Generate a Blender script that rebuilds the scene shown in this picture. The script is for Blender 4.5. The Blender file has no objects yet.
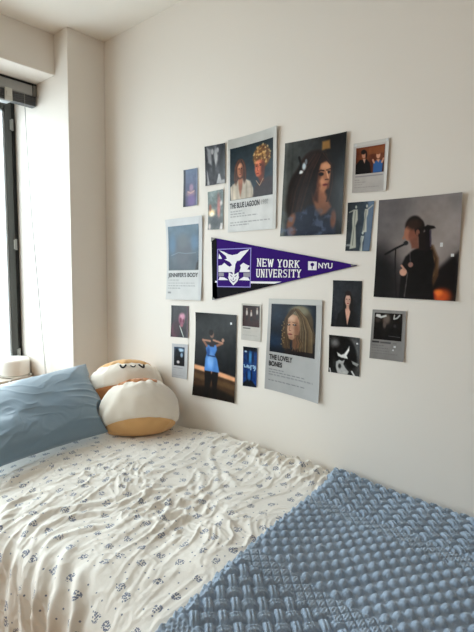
import bpy, math, random
import numpy as np
from mathutils import Matrix, Vector

C = bpy.context.scene.collection
SC = bpy.context.scene
random.seed(4)
PI = math.pi

# ------------------------------------------------------------------ camera, light, exposure
CAM = np.array([-1.617, -2.466, 1.44])
r_ = np.array([0.6607, -0.7505, 0.0167]); u_ = np.array([0.0691, 0.0829, 0.9942]); f_ = np.array([0.7475, 0.6557, -0.1067])
cd = bpy.data.cameras.new('camera'); cam = bpy.data.objects.new('camera', cd); C.objects.link(cam)
cd.sensor_fit = 'HORIZONTAL'; cd.sensor_width = 36.0; cd.lens = 36.0 * 469.9 / 474.0; cd.clip_start = 0.02
cam.matrix_world = Matrix(((r_[0], u_[0], -f_[0], CAM[0]), (r_[1], u_[1], -f_[1], CAM[1]), (r_[2], u_[2], -f_[2], CAM[2]), (0, 0, 0, 1)))
SC.camera = cam

W = bpy.data.worlds.new('sky'); SC.world = W; W.use_nodes = True
wn = W.node_tree.nodes; wl = W.node_tree.links
bg = wn['Background']; bg.inputs['Strength'].default_value = 9.0
# overcast sky: bright above, dimmer towards the ground, brightest round to the left of the window
tcw = wn.new('ShaderNodeTexCoord'); sx = wn.new('ShaderNodeSeparateXYZ'); wl.new(tcw.outputs['Generated'], sx.inputs[0])
rz = wn.new('ShaderNodeMapRange'); rz.interpolation_type = 'SMOOTHSTEP'; rz.inputs['From Min'].default_value = -0.35; rz.inputs['From Max'].default_value = 0.25; rz.inputs['To Min'].default_value = 0.74; rz.inputs['To Max'].default_value = 1.30
wl.new(sx.outputs['Z'], rz.inputs['Value'])
rx = wn.new('ShaderNodeMapRange'); rx.inputs['From Min'].default_value = -0.98; rx.inputs['From Max'].default_value = -0.1; rx.inputs['To Min'].default_value = 0.84; rx.inputs['To Max'].default_value = 0.90
wl.new(sx.outputs['X'], rx.inputs['Value'])
rg = wn.new('ShaderNodeMapRange'); rg.interpolation_type = 'SMOOTHSTEP'; rg.inputs['From Min'].default_value = -0.74; rg.inputs['From Max'].default_value = -0.96; rg.inputs['To Min'].default_value = 0.0; rg.inputs['To Max'].default_value = 0.0
wl.new(sx.outputs['X'], rg.inputs['Value'])
ad = wn.new('ShaderNodeMath'); ad.operation = 'ADD'; wl.new(rx.outputs[0], ad.inputs[0]); wl.new(rg.outputs[0], ad.inputs[1])
mm = wn.new('ShaderNodeMath'); mm.operation = 'MULTIPLY'; wl.new(rz.outputs[0], mm.inputs[0]); wl.new(ad.outputs[0], mm.inputs[1])
mv = wn.new('ShaderNodeVectorMath'); mv.operation = 'SCALE'; mv.inputs[0].default_value = (0.86, 0.95, 1.0); wl.new(mm.outputs[0], mv.inputs['Scale'])
wl.new(mv.outputs[0], bg.inputs['Color'])

def area(name, loc, rot, sx, sy, power, col, portal=False, spread=None):
    l = bpy.data.lights.new(name, 'AREA'); l.shape = 'RECTANGLE'; l.size = sx; l.size_y = sy; l.energy = power; l.color = col
    o = bpy.data.objects.new(name, l); C.objects.link(o); o.location = loc; o.rotation_euler = rot
    if portal: l.cycles.is_portal = True
    if spread: l.spread = spread
    return o
area('window_portal', (-1.75, 0.76, 1.55), (-PI / 2, 0, 0), 3.0, 1.75, 1, (1, 1, 1), portal=True)
area('room_fill_light', (-2.1, -3.1, 2.62), (0, 0, 0), 0.9, 0.9, 3, (1.0, 0.93, 0.84))  # added fill behind the camera, not a known fixture

vs = SC.view_settings
vs.view_transform = 'Standard'; vs.look = 'None'; vs.gamma = 1.0; vs.use_curve_mapping = False
vs.exposure = -0.03
SC.cycles.use_denoising = True
SC.cycles.max_bounces = 10; SC.cycles.diffuse_bounces = 7; SC.cycles.glossy_bounces = 4
SC.cycles.sample_clamp_indirect = 6.0
SC.cycles.caustics_reflective = False; SC.cycles.caustics_refractive = False

# ------------------------------------------------------------------ materials
def s2l(c):
    c = np.asarray(c, float) / 255.0
    return np.where(c <= 0.04045, c / 12.92, ((c + 0.055) / 1.055) ** 2.4)
def mat(name, rgb, rough=0.6, spec=0.5, metal=0.0, noise=None, bump=None, sheen=0, coat=0):
    m = bpy.data.materials.new(name); m.use_nodes = True; n = m.node_tree.nodes; l = m.node_tree.links
    b = n['Principled BSDF']; c = s2l(rgb)
    b.inputs['Base Color'].default_value = (*c, 1); b.inputs['Roughness'].default_value = rough
    b.inputs['Specular IOR Level'].default_value = spec; b.inputs['Metallic'].default_value = metal
    b.inputs['Sheen Weight'].default_value = sheen; b.inputs['Coat Weight'].default_value = coat
    if noise or bump:
        tc = n.new('ShaderNodeTexCoord'); tc_out = tc.outputs['Object']
    if noise:
        t = n.new('ShaderNodeTexNoise'); t.inputs['Scale'].default_value = noise[0]; t.inputs['Detail'].default_value = 5
        l.new(tc_out, t.inputs['Vector'])
        mx = n.new('ShaderNodeMix'); mx.data_type = 'RGBA'
        mx.inputs[6].default_value = (*(c * (1 - noise[1])), 1); mx.inputs[7].default_value = (*np.minimum(c * (1 + noise[1]), 1), 1)
        l.new(t.outputs['Fac'], mx.inputs[0]); l.new(mx.outputs[2], b.inputs['Base Color'])
    if bump:
        t = n.new('ShaderNodeTexNoise'); t.inputs['Scale'].default_value = bump[0]; t.inputs['Detail'].default_value = 4
        l.new(tc_out, t.inputs['Vector'])
        bp = n.new('ShaderNodeBump'); bp.inputs['Strength'].default_value = bump[1]; bp.inputs['Distance'].default_value = bump[2] if len(bump) > 2 else 0.002
        l.new(t.outputs['Fac'], bp.inputs['Height']); l.new(bp.outputs['Normal'], b.inputs['Normal'])
    return m
M = {}
M['wall'] = mat('wall_paint', (231, 225, 217), 0.55, 0.3, noise=(1.3, 0.012), bump=(160, 0.12, 0.001))
M['far_wall'] = mat('far_wall_dimmed', (176, 162, 146), 0.7, 0.2, noise=(1.3, 0.02))  # unseen walls, darkened to cut the light they bounce back
M['ceiling'] = mat('ceiling_paint', (240, 236, 228), 0.8, 0.2, noise=(1.5, 0.01))
M['sill'] = mat('sill_laminate', (205, 196, 184), 0.4, 0.4, noise=(6, 0.04))
M['sill_end'] = mat('sill_end_brown', (92, 78, 66), 0.6, 0.3, noise=(9, 0.08))
M['frame_dark'] = mat('dark_aluminium', (74, 76, 74), 0.38, 0.5, 0.2, noise=(15, 0.03))
M['gasket'] = mat('black_gasket', (24, 25, 26), 0.6, 0.4, noise=(20, 0.1))
M['bead'] = mat('white_bead', (170, 174, 176), 0.4, 0.4, noise=(20, 0.02))
M['hinge'] = mat('hinge_metal', (170, 170, 166), 0.35, 0.5, 0.6, noise=(20, 0.03))
M['blind_cloth'] = mat('grey_blind', (158, 158, 156), 0.8, 0.2, noise=(60, 0.05))
M['blind_cap'] = mat('grey_blind_cap', (120, 119, 114), 0.5, 0.3, noise=(30, 0.04))
M['slat'] = mat('dark_slat', (82, 83, 84), 0.5, 0.4, noise=(30, 0.06))
M['white_plastic'] = mat('white_plastic', (236, 234, 228), 0.45, 0.4, noise=(10, 0.01))
M['clear'] = mat('pale_clip', (190, 188, 180), 0.25, 0.5, noise=(30, 0.05))
M['cord'] = mat('blind_cord', (140, 138, 136), 0.6, 0.3, noise=(90, 0.05))
M['pillow'] = mat('blue_pillowcase', (118, 141, 158), 0.42, 0.45, noise=(5, 0.03), bump=(900, 0.10, 0.0005), sheen=0.25)
M['cream_plush'] = mat('cream_plush', (242, 234, 221), 0.9, 0.15, noise=(9, 0.03), bump=(500, 0.4, 0.001), sheen=0.4)
M['brown_plush'] = mat('toasted_brown_plush', (184, 124, 76), 0.9, 0.15, noise=(7, 0.14), bump=(500, 0.4, 0.001), sheen=0.3)
M['golden_plush'] = mat('golden_plush', (224, 178, 122), 0.9, 0.15, noise=(7, 0.10), bump=(500, 0.4, 0.001), sheen=0.3)
M['black_thread'] = mat('black_thread', (22, 20, 22), 0.7, 0.3, noise=(90, 0.2))
M['floor'] = mat('wood_floor', (168, 122, 78), 0.45, 0.4, noise=(4, 0.1))
M['bed_wood'] = mat('bed_wood', (186, 132, 76), 0.5, 0.4, noise=(8, 0.12))
M['mattress'] = mat('mattress_cloth', (205, 208, 214), 0.8, 0.2, noise=(40, 0.03))
M['sheet_edge'] = mat('edge_paper', (222, 222, 220), 0.4, 0.4, noise=(40, 0.02))
M['ink'] = mat('black_ink', (30, 30, 32), 0.35, 0.4, noise=(60, 0.1))
M['grey_ink'] = mat('grey_ink', (150, 150, 150), 0.35, 0.4, noise=(60, 0.05))
M['tape'] = mat('clear_tape', (214, 216, 218), 0.15, 0.6, noise=(50, 0.03))
M['purple_felt'] = mat('purple_felt', (50, 16, 108), 0.9, 0.15, noise=(60, 0.06), bump=(700, 0.2, 0.0006))
M['black_felt'] = mat('black_felt', (18, 17, 22), 0.9, 0.15, noise=(60, 0.12), bump=(700, 0.2, 0.0006))
M['white_felt'] = mat('white_felt', (238, 236, 240), 0.8, 0.2, noise=(60, 0.02))
M['grey_felt'] = mat('grey_felt', (150, 146, 158), 0.8, 0.2, noise=(300, 0.2))
M['violet_ink'] = mat('violet_ink', (150, 140, 215), 0.6, 0.3, noise=(60, 0.05))

def vc_mat(name, rough, coat):
    m = bpy.data.materials.new(name); m.use_nodes = True; n = m.node_tree.nodes; l = m.node_tree.links
    b = n['Principled BSDF']; a = n.new('ShaderNodeAttribute'); a.attribute_name = 'ink'
    l.new(a.outputs['Color'], b.inputs['Base Color']); b.inputs['Roughness'].default_value = rough
    b.inputs['Specular IOR Level'].default_value = 0.16
    b.inputs['Coat Weight'].default_value = coat; b.inputs['Coat Roughness'].default_value = 0.12
    tc = n.new('ShaderNodeTexCoord'); t = n.new('ShaderNodeTexNoise'); t.inputs['Scale'].default_value = 14; t.inputs['Detail'].default_value = 2
    bp = n.new('ShaderNodeBump'); bp.inputs['Strength'].default_value = 0.25; bp.inputs['Distance'].default_value = 0.004
    l.new(tc.outputs['Object'], t.inputs['Vector']); l.new(t.outputs['Fac'], bp.inputs['Height']); l.new(bp.outputs['Normal'], b.inputs['Normal']); l.new(bp.outputs['Normal'], b.inputs['Coat Normal'])
    return m
M['print'] = vc_mat('glossy_print', 0.28, 0.03)

# floral duvet cloth: small blue-grey sprigs on cream, in the cloth's own UV (metres)
def floral():
    m = bpy.data.materials.new('floral_cotton'); m.use_nodes = True; n = m.node_tree.nodes; l = m.node_tree.links
    b = n['Principled BSDF']; b.inputs['Roughness'].default_value = 0.85; b.inputs['Specular IOR Level'].default_value = 0.2; b.inputs['Sheen Weight'].default_value = 0.15
    uv = n.new('ShaderNodeUVMap'); uv.uv_map = 'cloth'
    def math_(op, a, bb=None, v=None):
        k = n.new('ShaderNodeMath'); k.operation = op; l.new(a, k.inputs[0])
        if bb is not None: l.new(bb, k.inputs[1])
        if v is not None: k.inputs[1].default_value = v
        return k.outputs[0]
    def vor(scale, rnd, off=(0, 0, 0)):
        mp = n.new('ShaderNodeMapping'); mp.inputs['Location'].default_value = off
        l.new(uv.outputs['UV'], mp.inputs['Vector'])
        v = n.new('ShaderNodeTexVoronoi'); v.voronoi_dimensions = '2D'; v.inputs['Scale'].default_value = scale; v.inputs['Randomness'].default_value = rnd
        l.new(mp.outputs['Vector'], v.inputs['Vector']); return v
    big = vor(1 / 0.072, 0.5)
    wob = n.new('ShaderNodeTexNoise'); wob.inputs['Scale'].default_value = 60; l.new(uv.outputs['UV'], wob.inputs['Vector'])
    bd = math_('ADD', big.outputs['Distance'], math_('MULTIPLY', wob.outputs['Fac'], v=0.26))
    spr = math_('LESS_THAN', bd, v=0.305)
    dots = vor(1 / 0.0056, 0.8)
    dt = math_('LESS_THAN', dots.outputs['Distance'], v=0.45)
    a = math_('MULTIPLY', spr, dt)
    small = vor(1 / 0.036, 0.75, (3.3, 1.7, 0)); sm = math_('LESS_THAN', small.outputs['Distance'], v=0.068)
    sep = n.new('ShaderNodeSeparateColor'); l.new(small.outputs['Color'], sep.inputs['Color'])
    keep = math_('GREATER_THAN', sep.outputs[0], v=0.35)
    a = math_('MAXIMUM', a, math_('MULTIPLY', sm, keep))
    mx = n.new('ShaderNodeMix'); mx.data_type = 'RGBA'; l.new(a, mx.inputs[0])
    mx.inputs[6].default_value = (*s2l((234, 230, 222)), 1); mx.inputs[7].default_value = (*s2l((118, 125, 144)), 1)
    l.new(mx.outputs[2], b.inputs['Base Color'])
    t = n.new('ShaderNodeTexNoise'); t.inputs['Scale'].default_value = 90; t.inputs['Detail'].default_value = 4; l.new(uv.outputs['UV'], t.inputs['Vector'])
    bp = n.new('ShaderNodeBump'); bp.inputs['Strength'].default_value = 0.35; bp.inputs['Distance'].default_value = 0.0025
    l.new(t.outputs['Fac'], bp.inputs['Height']); l.new(bp.outputs['Normal'], b.inputs['Normal'])
    return m
M['floral'] = floral()
def knit():
    m = bpy.data.materials.new('blue_knit'); m.use_nodes = True; n = m.node_tree.nodes; l = m.node_tree.links
    b = n['Principled BSDF']; b.inputs['Roughness'].default_value = 0.85; b.inputs['Specular IOR Level'].default_value = 0.2; b.inputs['Sheen Weight'].default_value = 0.3
    uv = n.new('ShaderNodeUVMap'); uv.uv_map = 'cloth'
    v = n.new('ShaderNodeTexVoronoi'); v.inputs['Scale'].default_value = 210; v.voronoi_dimensions = '2D'; l.new(uv.outputs['UV'], v.inputs['Vector'])
    t = n.new('ShaderNodeTexNoise'); t.inputs['Scale'].default_value = 9; l.new(uv.outputs['UV'], t.inputs['Vector'])
    mx = n.new('ShaderNodeMix'); mx.data_type = 'RGBA'; l.new(t.outputs['Fac'], mx.inputs[0])
    mx.inputs[6].default_value = (*s2l((142, 160, 180)), 1); mx.inputs[7].default_value = (*s2l((164, 182, 202)), 1)
    l.new(mx.outputs[2], b.inputs['Base Color'])
    bp = n.new('ShaderNodeBump'); bp.invert = True; bp.inputs['Strength'].default_value = 0.7; bp.inputs['Distance'].default_value = 0.0016
    l.new(v.outputs['Distance'], bp.inputs['Height']); l.new(bp.outputs['Normal'], b.inputs['Normal'])
    return m
M['knit'] = knit()
def glass():
    m = bpy.data.materials.new('window_glass'); m.use_nodes = True; n = m.node_tree.nodes; l = m.node_tree.links
    for k in list(n): n.remove(k)
    o = n.new('ShaderNodeOutputMaterial'); t = n.new('ShaderNodeBsdfTransparent'); g = n.new('ShaderNodeBsdfGlossy'); g.inputs['Roughness'].default_value = 0.02
    t.inputs['Color'].default_value = (0.95, 0.97, 0.97, 1)
    mx = n.new('ShaderNodeMixShader'); fr = n.new('ShaderNodeFresnel'); fr.inputs['IOR'].default_value = 1.3
    ge = n.new('ShaderNodeNewGeometry'); inv = n.new('ShaderNodeMath'); inv.operation = 'SUBTRACT'; inv.inputs[0].default_value = 1.0; l.new(ge.outputs['Backfacing'], inv.inputs[1])
    mu = n.new('ShaderNodeMath'); mu.operation = 'MULTIPLY'; l.new(fr.outputs[0], mu.inputs[0]); l.new(inv.outputs[0], mu.inputs[1]); l.new(mu.outputs[0], mx.inputs[0]); l.new(t.outputs[0], mx.inputs[1]); l.new(g.outputs[0], mx.inputs[2]); l.new(mx.outputs[0], o.inputs[0])
    return m
M['glass'] = glass()

# ------------------------------------------------------------------ object helpers
def obj(name, verts, faces, m, parent=None, loc=None, smooth=False, bevel=0, cols=None, uvs=None):
    me = bpy.data.meshes.new(name)
    v = np.asarray(verts, float)
    if parent is not None: base = np.array(parent.get('_loc', (0, 0, 0)), float)
    elif loc is not None: base = np.array(loc, float)
    else: base = np.zeros(3)
    me.from_pydata((v - base).tolist(), [], [tuple(int(i) for i in f) for f in faces]); me.update()
    me.materials.append(m)
    if smooth: me.polygons.foreach_set('use_smooth', [True] * len(me.polygons))
    if cols is not None:
        ca = me.color_attributes.new('ink', 'FLOAT_COLOR', 'POINT')
        ca.data.foreach_set('color', np.concatenate([cols, np.ones((len(cols), 1))], 1).astype(np.float32).ravel())
    if uvs is not None:
        ul = me.uv_layers.new(name='cloth'); idx = np.zeros(len(me.loops), dtype=np.int32); me.loops.foreach_get('vertex_index', idx)
        ul.data.foreach_set('uv', np.asarray(uvs, np.float32)[idx].ravel())
    o = bpy.data.objects.new(name, me); C.objects.link(o)
    if parent is not None:
        o.parent = parent; o['_loc'] = [float(b) for b in base]
    else:
        o.location = base; o['_loc'] = [float(b) for b in base]
    if bevel:
        bm = o.modifiers.new('bevel', 'BEVEL'); bm.width = bevel; bm.segments = 2; bm.limit_method = 'ANGLE'
    return o
def empty(name, loc):
    o = bpy.data.objects.new(name, None); C.objects.link(o); o.location = loc; o['_loc'] = [float(a) for a in loc]; o.empty_display_size = 0.05; return o
def tag(o, label=None, cat=None, group=None, kind=None):
    if label: o['label'] = label
    if cat: o['category'] = cat
    if group: o['group'] = group
    if kind: o['kind'] = kind
    return o
class MB:
    def __init__(s): s.v = []; s.f = []
    def add(s, v, f):
        k = len(s.v); s.v += [tuple(a) for a in v]; s.f += [tuple(i + k for i in q) for q in f]; return s
    def box(s, x0, x1, y0, y1, z0, z1):
        v = [(x, y, z) for x in (x0, x1) for y in (y0, y1) for z in (z0, z1)]
        return s.add(v, [(0, 1, 3, 2), (4, 6, 7, 5), (0, 4, 5, 1), (2, 3, 7, 6), (0, 2, 6, 4), (1, 5, 7, 3)])
    def tube(s, pts, r, n=8, cap=True):
        pts = [np.array(p, float) for p in pts]; rings = []
        for i, p in enumerate(pts):
            d = pts[min(i + 1, len(pts) - 1)] - pts[max(i - 1, 0)]; d /= np.linalg.norm(d)
            a = np.cross(d, (0, 0, 1.0) if abs(d[2]) < 0.9 else (1.0, 0, 0)); a /= np.linalg.norm(a); b = np.cross(d, a)
            rr = r[i] if hasattr(r, '__len__') else r
            rings.append([p + rr * (math.cos(2 * PI * k / n) * a + math.sin(2 * PI * k / n) * b) for k in range(n)])
        v = [q for R_ in rings for q in R_]; f = []
        for i in range(len(pts) - 1):
            for k in range(n): f.append((i * n + k, i * n + (k + 1) % n, (i + 1) * n + (k + 1) % n, (i + 1) * n + k))
        if cap: f.append(tuple(range(n))[::-1]); f.append(tuple((len(pts) - 1) * n + k for k in range(n)))
        return s.add(v, f)
    def lathe(s, c, prof, n=48):
        v = []; f = []
        for (rr, z) in prof: v += [(c[0] + rr * math.cos(2 * PI * k / n), c[1] + rr * math.sin(2 * PI * k / n), c[2] + z) for k in range(n)]
        for i in range(len(prof) - 1):
            for k in range(n): f.append((i * n + k, i * n + (k + 1) % n, (i + 1) * n + (k + 1) % n, (i + 1) * n + k))
        f.append(tuple(range(n))[::-1]); f.append(tuple((len(prof) - 1) * n + k for k in range(n)))
        return s.add(v, f)
    def build(s, name, m, parent=None, **k): return obj(name, s.v, s.f, m, parent, **k)
def gridfaces(n, m): # n rows, m cols
    i = np.arange(n - 1)[:, None] * m + np.arange(m - 1)[None, :]
    return np.stack([i, i + 1, i + m + 1, i + m], -1).reshape(-1, 4)
def smooth_by(o, seg=None):
    o.data.polygons.foreach_set('use_smooth', [True] * len(o.data.polygons)); return o

# value noise
def vnoise(x, y, seed=0):
    rs = np.random.RandomState(seed); T = rs.rand(64, 64)
    xi = np.floor(x).astype(int); yi = np.floor(y).astype(int); fx = x - xi; fy = y - yi
    fx = fx * fx * fx * (fx * (fx * 6 - 15) + 10); fy = fy * fy * fy * (fy * (fy * 6 - 15) + 10)
    g = lambda a, b: T[a % 64, b % 64]
    return (g(xi, yi) * (1 - fx) + g(xi + 1, yi) * fx) * (1 - fy) + (g(xi, yi + 1) * (1 - fx) + g(xi + 1, yi + 1) * fx) * fy
def fbm(x, y, seed=0, o=4, p=0.5):
    s = 0; a = 1; t = 0
    for k in range(o): s = s + a * vnoise(x * 2 ** k + 7.3 * k, y * 2 ** k + 3.1 * k, seed + k); t += a; a *= p
    return s / t
def sst(a, b, x):
    t = np.clip((x - a) / (b - a), 0, 1); return t * t * (3 - 2 * t)

# ------------------------------------------------------------------ the room
X1 = -0.230; YB = 0.141; YW = 0.668; RX = -3.3; RY = -4.2; H = 2.70; ZB = 2.482; WX0 = -3.28; SZ = 0.710
def struct(name, b, m, **k): return tag(b.build(name, m, **k), kind='structure')
struct('floor', MB().box(RX - .1, .1, RY - .1, 0.9, -0.1, 0), M['floor'])
struct('ceiling', MB().box(RX - .1, .1, RY - .1, 0.9, H, H + 0.1), M['ceiling'])
struct('wall_right', MB().box(0, 0.12, RY - .1, 0.9, 0, H), M['wall'])
struct('wall_left', MB().box(RX - .12, RX, RY - .1, 0.9, 0, H), M['far_wall'])
struct('wall_back', MB().box(RX, 0, RY - .12, RY, 0, H), M['far_wall'])
struct('wall_pier', MB().box(X1, 0, 0, 0.9, 0, H), M['wall'], bevel=0.004)
struct('wall_bulkhead', MB().box(RX, X1, YB, 0.9, ZB, H), M['wall'], bevel=0.003)
struct('wall_under_window', MB().box(RX, X1, 0.50, 0.9, 0, SZ - 0.033), M['wall'])
struct('wall_beside_window', MB().box(RX, WX0, 0.50, 0.9, SZ - .033, ZB), M['wall'])
sl = struct('trim_1', MB().box(WX0, X1 - 0.012, 0.462, 0.9, SZ - 0.030, SZ), M['sill'], bevel=0.006)
obj('sill_end_gap', *(lambda b: (b.v, b.f))(MB().box(X1 - 0.012, X1, 0.474, 0.9, SZ - 0.032, SZ - 0.008)), M['sill_end'], sl)
struct('baseboard_right', MB().box(-0.012, 0, RY, 0, 0, 0.09), M['white_plastic'], bevel=0.003)
struct('baseboard_pier', MB().box(X1, -0.012, -0.012, 0, 0, 0.09), M['white_plastic'], bevel=0.003)

# window: outer frame, hinged sashes, glass
wf = MB()
wf.box(X1 - 0.022, X1, YW - 0.010, 0.76, SZ, ZB); wf.box(WX0, WX0 + .03, YW - .010, .76, SZ, ZB)
wf.box(WX0, X1, YW - 0.010, 0.76, ZB - 0.05, ZB); wf.box(WX0, X1, YW - 0.010, 0.76, SZ, SZ + 0.022)
win = struct('window_1', wf, M['gasket'], bevel=0.002)
def sash(xa, xb, za, zb):
    b = MB(); w = 0.042
    b.box(xb - w, xb, YW - 0.014, YW + 0.03, za, zb); b.box(xa, xa + w, YW - 0.014, YW + 0.03, za, zb)
    b.box(xa + w, xb - w, YW - 0.014, YW + 0.03, za, za + w + .01); b.box(xa + w, xb - w, YW - 0.014, YW + 0.03, zb - w, zb)
    s = b.build('window_sash', M['frame_dark'], win, bevel=0.003)
    b = MB(); q = 0.012
    b.box(xb - w - q, xb - w, YW - 0.008, YW + 0.02, za + w, zb - w); b.box(xa + w, xa + w + q, YW - 0.008, YW + 0.02, za + w, zb - w)
    b.box(xa + w, xb - w, YW - 0.008, YW + 0.02, za + w + .01, za + w + .01 + q); b.box(xa + w, xb - w, YW - 0.008, YW + 0.02, zb - w - q, zb - w)
    b.build('glazing_bead', M['bead'], s)
    MB().box(xa + w, xb - w, YW - 0.002, YW + 0.004, za + w, zb - w).build('window_pane', M['glass'], s)
    for hz in (za + 0.10, (za + zb) / 2 - 0.03, zb - 0.13):
        h = MB(); h.tube([(xb + 0.002, YW - 0.020, hz - 0.035), (xb + 0.002, YW - 0.020, hz + 0.035)], 0.007, 10)
        h.box(xb - 0.012, xb + 0.004, YW - 0.020, YW - 0.0135, hz - 0.03, hz + 0.03)
        h.build('hinge', M['hinge'], s)
sash(-1.00, X1 - 0.024, SZ + 0.024, ZB - 0.052)
sash(-2.12, -1.01, SZ + 0.024, ZB - 0.052)
sash(-3.25, -2.13, SZ + 0.024, ZB - 0.052)

# roller blind cassette with raised slats, clip and pull cord
bl = empty('window_blind', (-1.7, 0.40, 2.42))
BX0 = -3.2; BXE = X1 - 0.003; BY = 0.350; BZ1 = 2.472
MB().box(BX0, BXE - 0.022, BY + 0.004, BY + 0.10, BZ1 - 0.06, BZ1).build('headrail', M['blind_cloth'], bl, bevel=0.006)
MB().box(BX0, BXE, BY, BY + 0.10, BZ1 + 0.0006, BZ1 + 0.008).build('mounting_rail', M['gasket'], bl)
MB().box(BXE - 0.0218, BXE, BY, BY + 0.10, BZ1 - 0.06, BZ1).build('end_cap', M['blind_cap'], bl, bevel=0.003)
sp = MB()
for k in range(5):
    z = BZ1 - 0.0605 - 0.0115 * k
    sp.box(BX0, BXE - 0.003, BY + 0.006 + 0.002 * (k % 2), BY + 0.058, z - 0.0098, z)
sp.build('slat_stack', M['slat'], bl, bevel=0.002)
MB().box(BX0, -0.385, BY + 0.004, BY + 0.058, BZ1 - 0.128, BZ1 - 0.1185).build('bottom_rail', M['bead'], bl, bevel=0.002)
cl = MB(); cl.box(-0.420, -0.378, BY - 0.008, BY + 0.003, BZ1 - 0.125, BZ1 - 0.055); cl.box(-0.414, -0.384, BY - 0.014, BY - 0.008, BZ1 - 0.105, BZ1 - 0.075); cl.build('bracket_clip', M['clear'], bl, bevel=0.003)
cp = [(-0.306, 0.352, 2.412), (-0.303, 0.350, 2.2), (-0.293, 0.333, 1.7), (-0.277, 0.31, 1.25), (-0.262, 0.285, 0.82), (-0.260, 0.282, 0.73)]
cm = MB(); cm.tube(cp, 0.0017, 6); cm.tube([(a + 0.002 * k, b + 0.005, c) for k, (a, b, c) in enumerate(cp)], 0.001, 6)
cm.build('pull_cord', M['cord'], bl)
tag(bl, 'grey blind drawn fully up at the top of the window, thin cord hanging', 'blind')

# ------------------------------------------------------------------ bed
XW = -0.95; RR = 0.12; ZT = 0.615
def prof(u):
    """bed cross-section by arc length from the wall: x, z, normal x, normal z"""
    u = np.asarray(u, float); a = np.clip((u + XW) / RR, 0, PI / 2)
    x = np.where(u < -XW, -u, XW - RR * np.sin(a)); z = np.where(u < -XW, ZT, ZT - RR + RR * np.cos(a))
    dn = np.maximum(u + XW - RR * PI / 2, 0); z = z - dn; x = x - 0.05 * dn
    return x, z, -np.sin(a), np.cos(a)

bed = empty('bed', (-0.52, -1.1, 0))
MB().box(-1.0, -0.975, -2.2, -0.1, 0.26, 0.40).build('side_rail', M['bed_wood'], bed, bevel=0.004)
MB().box(-0.045, -0.02, -2.2, -0.1, 0.26, 0.40).build('side_rail', M['bed_wood'], bed, bevel=0.004)
MB().box(-1.0, -0.02, -0.10, -0.07, 0.20, 0.72).build('headboard', M['bed_wood'], bed, bevel=0.006)
MB().box(-1.0, -0.02, -2.26, -2.2, 0.20, 0.45).build('footboard', M['bed_wood'], bed, bevel=0.006)
sb = MB()
for k in range(12): sb.box(-0.975, -0.045, -0.2 - 0.17 * k - .04, -0.2 - 0.17 * k + .04, 0.27, 0.29)
sb.build('slats', M['bed_wood'], bed)
for x in (-0.99, -0.08):
    for y in (-2.24, -0.12): MB().box(x - 0.005, x + 0.05, y - 0.02, y + 0.045, 0, 0.26).build('leg', M['bed_wood'], bed, bevel=0.003)
tag(bed, 'wooden bed frame under the floral duvet, brown side rail showing at lower left', 'bed')
mt = MB().box(-0.965, -0.05, -2.19, -0.11, 0.29, 0.555).build('mattress', M['mattress'], loc=(-0.5, -1.1, 0.29), bevel=0.03)
tag(mt, 'mattress on the wooden bed, hidden under the floral duvet', 'mattress')

RIDGES = [
 [(0.786,-1.136),(0.702,-1.154),(0.606,-1.160),(0.534,-1.208),(0.450,-1.262)],[(0.768,-1.214),(0.678,-1.238),(0.600,-1.268),(0.528,-1.340),(0.456,-1.346)],
 [(0.774,-1.304),(0.702,-1.334),(0.606,-1.340),(0.552,-1.370)],[(0.762,-1.352),(0.696,-1.382),(0.618,-1.394),(0.570,-1.412)],[(0.336,-1.142),(0.390,-1.232),(0.468,-1.304),(0.510,-1.376)],
 [(0.138,-1.034),(0.234,-1.118),(0.312,-1.238),(0.420,-1.340),(0.438,-1.412)],[(0.300,-1.256),(0.354,-1.382)],[(0.558,-1.238),(0.624,-1.304),(0.672,-1.334)],[(0.540,-1.454),(0.570,-1.520),(0.570,-1.568)],
 [(0.282,-0.830),(0.396,-0.950),(0.516,-0.992)],[(0.108,-1.028),(0.102,-1.172),(0.150,-1.322),(0.228,-1.430)],[(0.072,-1.142),(0.090,-1.250),(0.060,-1.334),(0.078,-1.430)],[(0.048,-1.346),(0.156,-1.406)],
 [(0.000,-1.472),(0.072,-1.496)],[(0.000,-1.520),(0.090,-1.550)],[(0.000,-1.394),(0.090,-1.478),(0.198,-1.514)],
 [(0.948,-0.740),(0.894,-0.698),(0.822,-0.692),(0.744,-0.716),(0.654,-0.716)],[(0.996,-0.896),(0.948,-0.866),(0.888,-0.872),(0.840,-0.908)],
 [(1.044,-1.112),(1.002,-1.076),(0.960,-1.046),(0.900,-1.028),(0.834,-1.070),(0.756,-1.100),(0.690,-1.118)],[(1.032,-1.160),(0.996,-1.118),(0.954,-1.100),(0.900,-1.106),(0.828,-1.136),(0.744,-1.190)],
 [(1.026,-1.214),(0.984,-1.190),(0.942,-1.196),(0.876,-1.214),(0.810,-1.256)],[(1.020,-0.944),(0.978,-0.932),(0.948,-0.926)],
 [(1.0,-1.134),(1.044,-1.166),(1.086,-1.202),(1.176,-1.232),(1.40,-1.26)],[(1.0,-1.08),(1.05,-1.12),(1.13,-1.14),(1.40,-1.17)],[(0.984,-1.19),(1.032,-1.246),(1.080,-1.294),(1.40,-1.34)],
 [(0.930,-1.25),(1.002,-1.30),(1.050,-1.36),(1.40,-1.42)],[(0.966,-0.848),(1.032,-0.962),(1.092,-1.06),(1.40,-1.08)],[(0.98,-1.36),(1.06,-1.45),(1.40,-1.52)],[(1.0,-0.72),(1.06,-0.80),(1.40,-0.90)],[(1.0,-0.60),(1.08,-0.66),(1.40,-0.75)]]
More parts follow.
